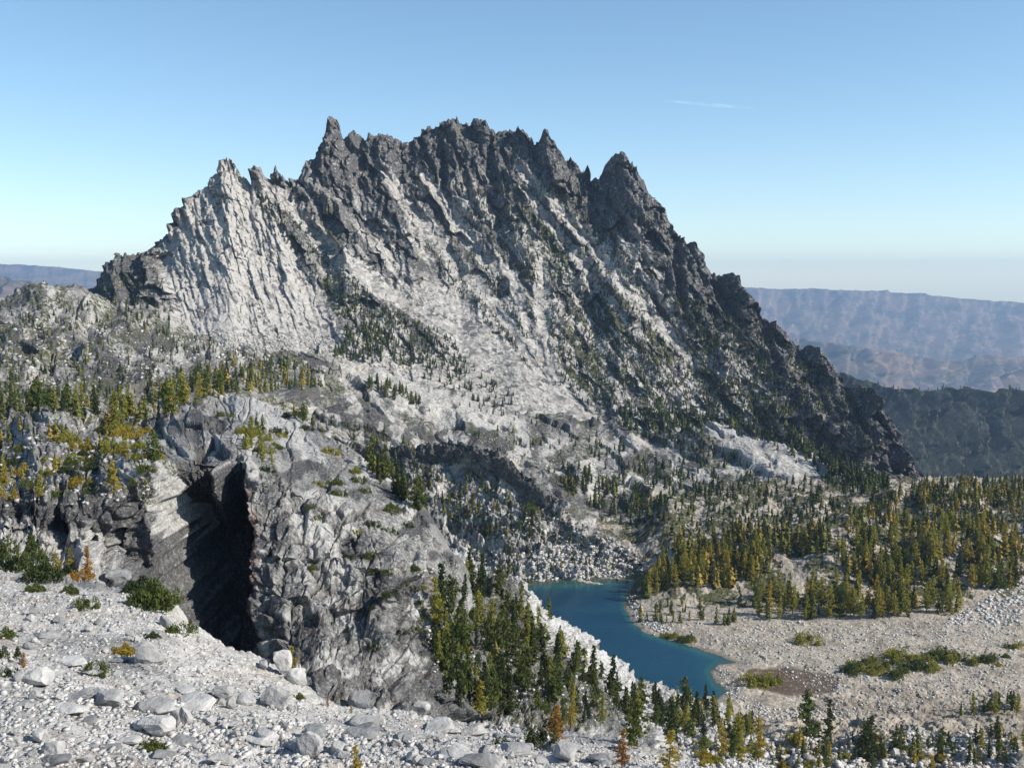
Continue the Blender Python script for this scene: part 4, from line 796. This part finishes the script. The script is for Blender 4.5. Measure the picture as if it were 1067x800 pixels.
def split_top(lst, n):
    lst = sorted(lst, key=lambda t: -t['pix']); return lst[:n], lst[n:]
ind, rest = [], []
for c in ('larch', 'fir', 'pine'):
    a, b = split_top([t for t in trees if CAT[t['col']] == c], 280); ind += a; rest += b
CNAME = dict(dark='dark green fir', mid='mid-green pine', green='yellow-green larch', gold='golden larch', orange='orange larch', rust='rusty larch')
FORM = dict(larch='tree', fir='tree', pine='tree')
groups = {}
for t in ind:
    if t['label'] is None: groups.setdefault((t['zone'], t['col']), []).append(t)
for (z, c), L in groups.items():
    L.sort(key=lambda t: t['px']); hs = sorted(t['pix'] for t in L); n = len(L)
    for i, t in enumerate(L):
        q = (t['pix'] > hs[(2 * n) // 3 if n > 2 else 0]) + (t['pix'] >= hs[n // 3])
        sz = ('short', 'middling', 'tall')[q]
        ps = ('left end', 'left of middle', 'near middle', 'right of middle', 'right end')[min(4, i * 5 // n)] if n > 2 else ('left one', 'right one')[i] if n == 2 else ''
        t['base'] = f"{sz} {CNAME[c]} {t['phrase']}" + (f", {ps}" if ps else '')
bases = {}
for t in ind:
    if t['label'] is None: bases.setdefault(t['base'], []).append(t)
for b, L in bases.items():
    if len(L) == 1: L[0]['label'] = b
    elif len(L) == 2:
        L.sort(key=lambda t: t['py']); L[0]['label'] = b + ', farther one'; L[1]['label'] = b + ', nearer one'
    else:
        for t in L: t['label'] = b
ORDER = {}
def add_tree(t):
    c = CAT[t['col']]; nm = {'larch': 'larch_tree', 'fir': 'fir_tree', 'pine': 'pine_tree'}[c]
    me = variant(R_.choice({'larch': LARCH, 'fir': FIR, 'pine': PINE}[c]), MATS[t['col']])
    key = (me.name,)
    if key not in ORDER:
        root = bpy.data.objects.new(nm, None); root.empty_display_size = .2; COL.objects.link(root)
        link('trunk', TRUNK[len(ORDER) % 2], None, root); link('crown', me, None, root); ORDER[key] = root; kids = None
    else:
        src = ORDER[key]; root = src.copy(); COL.objects.link(root)
        for ch in list(src.children):
            q = ch.copy(); COL.objects.link(q); q.parent = root
    w = R_.uniform(.8, 1.2) * (1.0 if c != 'pine' else .9) * (1.45 if t['zone'] == 'single' else 1)
    up_mat(root, Vector(t['P']) - Vector((0, 0, t['h'] * .02)), R_.uniform(0, 6.28), (t['h'] * w, t['h'] * w, t['h']))
    root['label'] = t['label']; root['category'] = {'larch': 'larch tree', 'fir': 'fir tree', 'pine': 'pine tree'}[c]
    root['group'] = ({'larch': 'larches', 'fir': 'firs', 'pine': 'pines'}[c] + ' ' + (t['phrase'] or 'standing apart on the near slopes'))
for t in ind: add_tree(t)

# the remaining small trees: one mass
def mini_tree(seed):
    r = np.random.default_rng(seed); T = []
    for k in range(38):
        z = .04 + .93 * (k + r.random()) / 38; rad = (.19 * (1 - z) ** .7 + .015) * r.uniform(.55, 1.25); a = r.uniform(0, 6.283); w = rad * .62
        c = np.array([math.cos(a) * rad * .5, math.sin(a) * rad * .5, z]); t = np.array([-math.sin(a), math.cos(a), 0]); o = np.array([math.cos(a), math.sin(a), -.35])
        T.append([c - t * w, c + t * w + o * rad * .4, c + np.array([0, 0, .14]) - o * rad * .3])
    return np.array(T)
MINI = [mini_tree(s) for s in range(5)]
def mass(name, items, label_mat, kind='stuff'):
    V, Cc = [], []
    for (P, h, col) in items:
        T = MINI[R_.randrange(5)]; a = R_.uniform(0, 6.28); c, s = math.cos(a), math.sin(a); w = R_.uniform(.9, 1.5)
        Q = np.stack([(T[..., 0] * c - T[..., 1] * s) * h * w, (T[..., 0] * s + T[..., 1] * c) * h * w, T[..., 2] * h], -1) + P
        V.append(Q.reshape(-1, 3)); Cc.append(np.repeat([col], len(Q) * 3))
    V = np.concatenate(V); F = np.arange(len(V)).reshape(-1, 3); me = mesh_from(name, V, F, 3); set_attr(me, 'tone', np.concatenate(Cc))
    o = link(name, me, label_mat); o['kind'] = kind; return o
k = NT('far_foliage'); tn = k.attr('tone'); c_ = k.mix(k.ramp(tn, 0, .5), (.032, .045, .022), (.11, .12, .035)); c_ = k.mix(k.ramp(tn, .5, 1), c_, (.31, .21, .045))
k.bsdf(c_, .95, None, .05); M_FARF = k.m
TONE = dict(dark=(0, .1), mid=(.15, .4), green=(.45, .75), gold=(.8, 1), orange=(.9, 1), rust=(.8, 1))
items = [(t['P'], t['h'], R_.uniform(*TONE[t['col']])) for t in rest]
if items: mass('far_woodland', items, M_FARF)
items = []
for fi, (poly, n, (h0, h1), clump) in enumerate(FAR):
    for (x, y) in pts_in(poly, n, clump, 400 + fi * 13):
        gnd = ground(x, y)
        if gnd is None or gnd[2] not in ('mountain', 'foot_slabs', 'left_hillside', 'lake_ridge', 'basin', 'far_forest_ridge') or (h0 == 9) != (gnd[2] == 'far_forest_ridge'): continue
        if gnd[2] == 'foot_slabs' and R_.random() < .9 and min(float(pline(np.array([x]), np.array([y]), g_)[0]) for g_ in ([(735, 444, 8), (790, 470, 20), (850, 500, 17), (893, 518, 8)], [(365, 385, 10), (400, 405, 14), (440, 425, 12), (520, 445, 9)], [(600, 440, 6), (650, 455, 8), (700, 475, 8)])) < 1: continue
        if gnd[2] == 'mountain':
            dmin = min(float(pline(np.array([x]), np.array([y]), g_)[0]) for g_, a_ in GULLY)
            if dmin < .9 and R_.random() < .85: continue
        tone = R_.uniform(0, .32) if R_.random() < .85 else R_.uniform(.3, .6)
        if fi == 11: tone = R_.uniform(.1, .95)
        if gnd[2] == 'far_forest_ridge': tone = R_.uniform(0, .15)
        items.append((gnd[0], R_.uniform(h0, h1), tone))
mass('mountain_woodland', items, M_FARF)

# ------------------------------------------------------------------ shrubs
shrubs = []
for (x, y, w, col, lab) in [(50, 634, 38, 'dark', 'low oval juniper mat on the talus below the juniper patch'), (142, 616, 34, 'dark', 'upper juniper of the big patch beside the dark gully'), (152, 630, 44, 'mid', 'widest juniper of the big patch beside the dark gully'), (160, 642, 30, 'dark', 'lowest juniper of the big patch beside the gully'),
    (172, 625, 24, 'mid', 'juniper at the gully rim right of the big patch'), (93, 677, 28, 'mid', 'round green juniper among pale stones at lower left'), (44, 683, 32, 'dark', 'dark flat juniper in front of the small stones at lower left'), (127, 682, 22, 'gold', 'yellowing bush left of the flat pale boulder'),
    (178, 685, 20, 'dark', 'small round juniper right of the flat pale boulder'), (189, 660, 24, 'mid', 'olive juniper on the white gully rim'), (157, 664, 14, 'dark', 'little juniper between the big patch and the boulders'), (219, 694, 12, 'dark', 'lone small juniper on the bare slope by the cliff foot'),
    (155, 782, 26, 'mid', 'dense green juniper in the stones near the bottom edge'), (104, 700, 22, 'mid', 'juniper clasping the rusty larch sapling'), (4, 664, 18, 'mid', 'juniper at the left edge above the pale slabs'), (5, 684, 22, 'dark', 'dark juniper at the left edge by the reddish sapling'), (8, 704, 18, 'dark', 'shadowy juniper at the left edge over the slabs'),
    (9, 758, 14, 'mid', 'small juniper low on the left edge'), (472, 787, 24, 'mid', 'grey-green shrub on the pale slope near the bottom'), (528, 781, 22, 'dark', 'rounded shrub on the pale slope below the grove'), (565, 771, 24, 'dark', 'dark shrub at the foot of the feathery orange larch'), (310, 728, 10, 'mid', 'tiny shrub right of the largest pale boulder'),
    (10, 578, 40, 'mid', 'long juniper at the back of the left edge patch'), (12, 595, 44, 'dark', 'dark juniper filling the left edge patch'), (42, 588, 30, 'mid', 'juniper behind the small white stone in the patch'), (40, 602, 36, 'dark', 'front juniper of the left patch'), (64, 603, 28, 'dark', 'dark juniper in front of the olive larch'), (84, 605, 22, 'orange', 'orange ground shrub at the foot of the amber larch'),
    (34, 616, 18, 'mid', 'lone juniper just below the left patch'), (70, 618, 16, 'mid', 'small juniper on grey gravel left of the block boulder'), (90, 632, 18, 'mid', 'thin juniper on the gravel right of the oval mat'), (843, 668, 20, 'green', 'bright bush alone on the gravel flat'), (790, 711, 26, 'green', 'low green bush at the edge of the brown mudflat'), (803, 712, 18, 'green', 'right bush of the pair on the mudflat edge')]:
    shrubs.append((x, y, w, col, lab, 'shrubs standing apart on the near ground'))
SZ = [([(-10, 525), (-10, 450), (60, 440), (150, 448), (165, 490), (130, 520)], 60, (8, 20), ('mid', 'dark', 'green', 'green', 'gold', 'mid', 'dark'), 'on ledges left of the gully'), ([(200, 430), (300, 430), (420, 530), (470, 640), (400, 620), (300, 520), (230, 470)], 44, (6, 15), ('mid', 'dark', 'green'), 'on the grey cliff'),
      ([(290, 570), (440, 600), (455, 690), (380, 680), (300, 640)], 14, (6, 13), ('mid', 'dark'), 'in the lower cliff joints'), ([(880, 700), (920, 682), (985, 680), (1010, 690), (960, 702), (905, 706)], 34, (9, 20), ('mid', 'green'), 'in the green gravel strip'),
      ([(1000, 690), (1067, 668), (1075, 690), (1020, 700)], 14, (7, 16), ('mid', 'green'), 'right of the green gravel strip'), ([(455, 660), (560, 650), (640, 735), (520, 745)], 26, (8, 18), ('dark', 'mid'), 'under the grove trees'),
      ([(640, 760), (800, 770), (1067, 770), (1067, 800), (700, 800)], 40, (7, 18), ('mid', 'gold', 'green', 'green'), 'on lower right white slabs'), ([(690, 662), (735, 668), (735, 674), (700, 670)], 8, (6, 14), ('mid', 'green'), 'along the lake gravel rim')]
for si, (poly, n, (w0, w1), cols, phrase) in enumerate(SZ):
    cand = sorted(pts_in(poly, n, .15, 900 + si * 7)); L = len(cand)
    for i, (x, y) in enumerate(cand):
        w = R_.uniform(w0, w1); col = R_.choice(cols); sz = 'large' if w > w0 + .66 * (w1 - w0) else 'middling' if w > w0 + .33 * (w1 - w0) else 'small'
        ps = ('far left', 'toward left', 'in middle', 'toward right', 'far right')[min(4, i * 5 // max(1, L))]
        shrubs.append((x, y, w, col, f"{sz} {dict(mid='green', dark='dark green', green='olive', gold='yellow', orange='orange')[col]} shrub {phrase}, {ps}", 'shrubs ' + phrase))
first = {}
for (x, y, w, col, lab, grp) in shrubs:
    gnd = ground(x, min(y, 826))
    if gnd is None: continue
    P = gnd[0]; s = 1.22 * w * P[1] / FPX; me = variant(R_.choice(SHRUB), MATS[col])
    if me.name not in first: o = link('shrub', me); first[me.name] = o
    else: o = first[me.name].copy(); COL.objects.link(o)
    up_mat(o, Vector(P) - Vector((0, 0, .04 * s)), R_.uniform(-.5, .5), (s, s * .9, s * R_.uniform(1.0, 1.5)))
    o['label'] = lab; o['category'] = 'shrub'; o['group'] = grp

# ------------------------------------------------------------------ boulders and rubble
bl = [(115, 608, 27, .62, 1, 'grey flat-topped block at the end of the juniper patch'), (288, 700, 21, 1.25, 0, 'tall pointed white boulder on the rim below the cliff'), (154, 688, 33, .62, 0, 'wide pale boulder with a shaded left side, between two junipers'), (288, 737, 37, .6, 0, 'largest rounded white boulder in the middle of the slope'),
      (318, 785, 33, .82, 0, 'angular grey-white boulder with a dark left face near the bottom'), (379, 735, 26, .6, 1, 'grey wedge boulder at the foot of the cliff'), (156, 764, 38, .5, 0, 'long low slab boulder near the bottom left'), (52, 786, 28, .5, 0, 'flat white slab stone in the bottom left corner'), (367, 765, 24, .6, 0, 'white boulder alone on the smooth slab'),
      (180, 756, 14, 1.3, 1, 'leaning dark slab stone beside the long slab boulder'), (190, 752, 15, 1.1, 0, 'pale leaning slab stone right of the dark leaning one'), (240, 738, 12, 1.0, 0, 'upright small block left of the largest white boulder'), (34, 714, 34, .55, 0, 'broad pale slab boulder near the left edge'), (114, 736, 33, .5, 0, 'low pale slab in the middle left of the slope'),
      (257, 733, 20, .6, 0, 'pale block between the upright block and the largest boulder'), (228, 727, 22, .6, 0, 'cracked pale boulder with a dark underside on the slope'), (312, 712, 22, .8, 0, 'white boulder under the short golden larch'), (325, 714, 18, .7, 0, 'stepped white boulder at the slope rim'), (300, 706, 14, .8, 0, 'small white boulder right of the pointed one'),
      (276, 696, 14, .7, 0, 'white boulder left of the pointed one'), (275, 770, 16, .7, 1, 'dark grey block behind the angular boulder'), (325, 768, 26, .5, 1, 'dark tilted slab behind the angular boulder'), (295, 760, 12, .9, 1, 'slate-grey upright stone on the slope'), (160, 651, 16, .8, 1, 'left of two grey boulders under the big juniper patch'), (169, 650, 12, .9, 1, 'right of two grey boulders under the big juniper patch'),
      (34, 640, 10, 1.0, 1, 'dark upright stone left of the oval juniper mat'), (60, 648, 12, .6, 1, 'dark flat stone below the oval juniper mat'), (47, 598, 11, .8, 0, 'white stone set in the juniper patch'), (436, 739, 18, .5, 0, 'white slab stone on the crest at the cliff corner'), (590, 790, 28, .5, 0, 'pale slab boulder at the bottom centre'), (683, 792, 24, .5, 1, 'grey slab boulder at the bottom left of the golden larch')]
first = {}
def add_boulder(x, y, w, asp, dk, lab, grp):
    gnd = ground(x, min(y, 826))
    if gnd is None: return
    P = gnd[0]; s = w * P[1] / FPX; b = R_.randrange(8); me = variant(BOULD[b], M_BOULD_D if dk else M_BOULD)
    if me.name not in first: o = link('boulder', me); first[me.name] = o
    else: o = first[me.name].copy(); COL.objects.link(o)
    zs = s * asp / max(.2, me.vertices and BH[b]); o.location = Vector(P) + Vector((0, .2 * s, -.02 * s)); o.rotation_euler = (R_.uniform(-.15, .15), R_.uniform(-.15, .15), R_.uniform(-.5, .5) + (math.pi if R_.random() < .5 else 0)); o.scale = (s, s, zs)
    o['label'] = lab; o['category'] = 'boulder'; o['group'] = grp
BH = [max(v.co.z for v in m.vertices) for m in BOULD]
for b in bl: add_boulder(*b, 'large boulders on the near slope')
BZ = [([(-5, 700), (200, 745), (420, 770), (600, 790), (640, 800), (-5, 800)], 66, (8, 17), 'on the bottom edge talus'), ([(-5, 625), (150, 650), (260, 700), (330, 740), (200, 745), (-5, 700)], 52, (6, 12), 'on the near slope'), ([(330, 740), (480, 748), (640, 775), (700, 795), (600, 790), (420, 772)], 32, (5, 11), 'along the pale slope crest'),
      ([(700, 770), (860, 770), (1067, 770), (1067, 800), (720, 800)], 50, (6, 13), 'on lower right white slabs')]
for i, (x, y) in enumerate(sorted(pts_in([(-5, 650), (160, 670), (300, 735), (480, 750), (660, 780), (640, 800), (-5, 800)], 56, 0, 2100))):
    w = R_.uniform(16, 40); dk = R_.random() < .35
    add_boulder(x, y, w, R_.uniform(.16, .3), dk, f"{'broad' if w > 28 else 'narrow'} {'grey' if dk else 'pale'} rock slab lying flat on the near slope, {('far left', 'left of middle', 'near middle', 'right of middle', 'far right')[min(4, i * 5 // 56)]}", 'flat slabs on the near slope')
for bi, (poly, n, (w0, w1), phrase) in enumerate(BZ):
    cand = sorted(pts_in(poly, n, 0, 1300 + bi * 7))
    for i, (x, y) in enumerate(cand):
        w = w0 + (w1 - w0) * R_.random() ** 2; dk = R_.random() < .2; asp = R_.uniform(.4, .9)
        lab = f"{'large' if w > w0 + .5 * (w1 - w0) else 'middling' if w > w0 + .15 * (w1 - w0) else 'small'} {'grey' if dk else 'pale'} {'blocky' if asp > .65 else 'flat'} boulder {phrase}, {('far left', 'left of middle', 'near middle', 'right of middle', 'far right')[min(4, i * 5 // n)]}"
        add_boulder(x, y, w, asp, dk, lab, 'boulders ' + phrase)
def rock_template(seed):
    r = np.random.default_rng(seed); c = np.array([[x, y, z] for x in (-.5, .5) for y in (-.5, .5) for z in (-.35, .35)], float); c += r.uniform(-.17, .17, c.shape)
    f = np.array([[0, 1, 3, 2], [4, 6, 7, 5], [0, 4, 5, 1], [2, 3, 7, 6], [0, 2, 6, 4], [1, 5, 7, 3]]); return c, f
TEMPL = [rock_template(s) for s in range(12)]
def rubble(name, zones, mat, seed):
    r = np.random.default_rng(seed); V, F = [], []; nV = 0
    for poly, n, (w0, w1), clump in zones:
        for (x, y) in pts_in(poly, n, clump, seed + len(V) % 97):
            gnd = ground(x, y)
            if gnd is None: continue
            P = gnd[0]; s = (w0 + (w1 - w0) * r.random() ** 2.5) * P[1] / FPX; c, f = TEMPL[r.integers(12)]; a = r.uniform(0, 6.28); ca, sa = math.cos(a), math.sin(a)
            Q = c * s * np.array([1, r.uniform(.6, 1), r.uniform(.5, 1)]); Q = np.stack([Q[:, 0] * ca - Q[:, 1] * sa, Q[:, 0] * sa + Q[:, 1] * ca, Q[:, 2] + Q[:, 0] * r.uniform(-.3, .3)], -1) + P + [0, 0, .1 * s]
            V.append(Q); F.append(f + nV); nV += 8
    o = link(name, mesh_from(name, np.concatenate(V), np.concatenate(F), 4), mat); o['kind'] = 'stuff'
rubble('talus_rubble', [([(-5, 615), (130, 618), (200, 660), (330, 735), (640, 772), (740, 798), (-5, 800)], 6500, (.8, 3.8), .35), ([(-5, 700), (420, 770), (500, 800), (-5, 800)], 3500, (1.0, 7), .4)], M_BOULD, 41)
rubble('shore_rubble', [([(668, 655), (700, 640), (900, 650), (1067, 640), (1067, 735), (880, 745), (800, 690), (745, 680), (690, 664)], 3500, (.7, 2.6), .1), ([(745, 695), (757, 695), (770, 718), (800, 738), (900, 738), (880, 750), (790, 748), (752, 722)], 500, (.9, 3), 0), ([(652, 622), (662, 645), (690, 662), (700, 655), (672, 640), (660, 618)], 260, (1, 3.2), 0),
                        ([(545, 608), (600, 601), (668, 600), (680, 585), (600, 565), (560, 570)], 900, (1, 4), .1), ([(700, 770), (1067, 760), (1067, 800), (720, 800)], 2500, (1, 6), .2), ([(480, 640), (600, 700), (700, 745), (660, 765), (560, 740), (450, 700), (440, 640)], 500, (1, 4), .3), ([(980, 650), (1067, 600), (1067, 650)], 700, (1, 4), .2)], M_BOULD, 43)
rubble('slope_rubble', [([(-5, 530), (-5, 452), (60, 438), (150, 446), (160, 520)], 350, (1, 5), .3), ([(430, 600), (560, 530), (640, 560), (680, 590), (560, 604)], 800, (1, 4), .3), ([(380, 395), (520, 430), (640, 450), (900, 520), (860, 545), (640, 540), (480, 450)], 500, (.9, 3), .5), ([(0, 320), (190, 350), (350, 385), (200, 400), (0, 400)], 700, (1, 4), .4),
                        ([(240, 345), (360, 350), (360, 372), (250, 366), (190, 355)], 900, (.8, 2.2), 0)], M_BOULD, 47)
# rocks breaking the lake surface at its head
isl = []
for (x, y, w) in [(605, 611, 9), (612, 612, 12), (619, 613.5, 10), (598, 609, 6), (626, 614, 5)]:
    q = place(x, y, -LAKE_Z * FPX / (y - HOR)); q[2] = LAKE_Z; isl.append((q, w * q[1] / FPX))
root = bpy.data.objects.new('rock_islet', None); root.location = isl[1][0]; COL.objects.link(root)
root['label'] = 'low pinkish rock islet breaking the water at the head of the lake'; root['category'] = 'islet'
M_ISL = plain_rock('islet_rock', (.52, .42, .36), (.3, .25, .22), .8)
for q, s in isl:
    o = link('rock', variant(BOULD[R_.randrange(8)], M_ISL), None, root); o.location = Vector(q) - root.location - Vector((0, 0, .12 * s)); o.scale = (s, s * .7, s * .28); o.rotation_euler = (0, 0, R_.uniform(-.3, .3))

# thin old contrail high in the sky, far beyond the haze
k = NT('contrail_ice'); df = k.n('ShaderNodeBsdfTranslucent'); df.inputs[0].default_value = (.9, .9, .9, 1); dd_ = k.n('ShaderNodeBsdfDiffuse'); dd_.inputs[0].default_value = (.9, .9, .9, 1); ad = k.n('ShaderNodeAddShader'); k.l(df.outputs[0], ad.inputs[0]); k.l(dd_.outputs[0], ad.inputs[1]); tr = k.n('ShaderNodeBsdfTransparent'); mx = k.n('ShaderNodeMixShader')
k.val(mx.inputs[0], k.ramp(k.noise(k.pos((.002, .002, .006)), 1.0, 3, .6), .3, .8, .0, .075)); k.l(tr.outputs[0], mx.inputs[1]); k.l(ad.outputs[0], mx.inputs[2]); k.l(mx.outputs[0], k.out.inputs[0])
A = place(690, 105, 32000.0); B = place(782, 113, 34000.0); V, F = [], []
for i in range(25):
    t = i / 24; rr = 55 * math.sin(math.pi * min(1, .04 + t * .94)) ** .5 * (.6 + .6 * t); c_ = A + (B - A) * t
    for j in range(8): V.append((c_[0], c_[1] + math.cos(j * math.pi / 4) * rr, c_[2] + math.sin(j * math.pi / 4) * rr))
for i in range(24):
    for j in range(8): F.append((i * 8 + j, i * 8 + (j + 1) % 8, (i + 1) * 8 + (j + 1) % 8, (i + 1) * 8 + j))
o = link('contrail', mesh_from('contrail', V, np.array(F), 4), k.m); o.data.shade_smooth()
o['label'] = 'faint white contrail streak in the clear sky right of the peak'; o['category'] = 'contrail'

# ------------------------------------------------------------------ air
hz = NT('air'); v = hz.n('ShaderNodeVolumePrincipled'); v.inputs['Color'].default_value = (.47, .68, 1.0, 1); v.inputs['Density'].default_value = 4.1e-5; v.inputs['Anisotropy'].default_value = .1
hz.t.links.new(v.outputs[0], hz.out.inputs['Volume'])
x0, x1, y0, y1, z0, z1 = -24000, 24000, -3000, 22000, -2600, 345
me = mesh_from('haze', [[x, y, z] for x in (x0, x1) for y in (y0, y1) for z in (z0, z1)], [[0, 1, 3, 2], [4, 6, 7, 5], [0, 4, 5, 1], [2, 3, 7, 6], [0, 2, 6, 4], [1, 5, 7, 3]], 4)
o = link('haze', me, hz.m); o['kind'] = 'stuff'
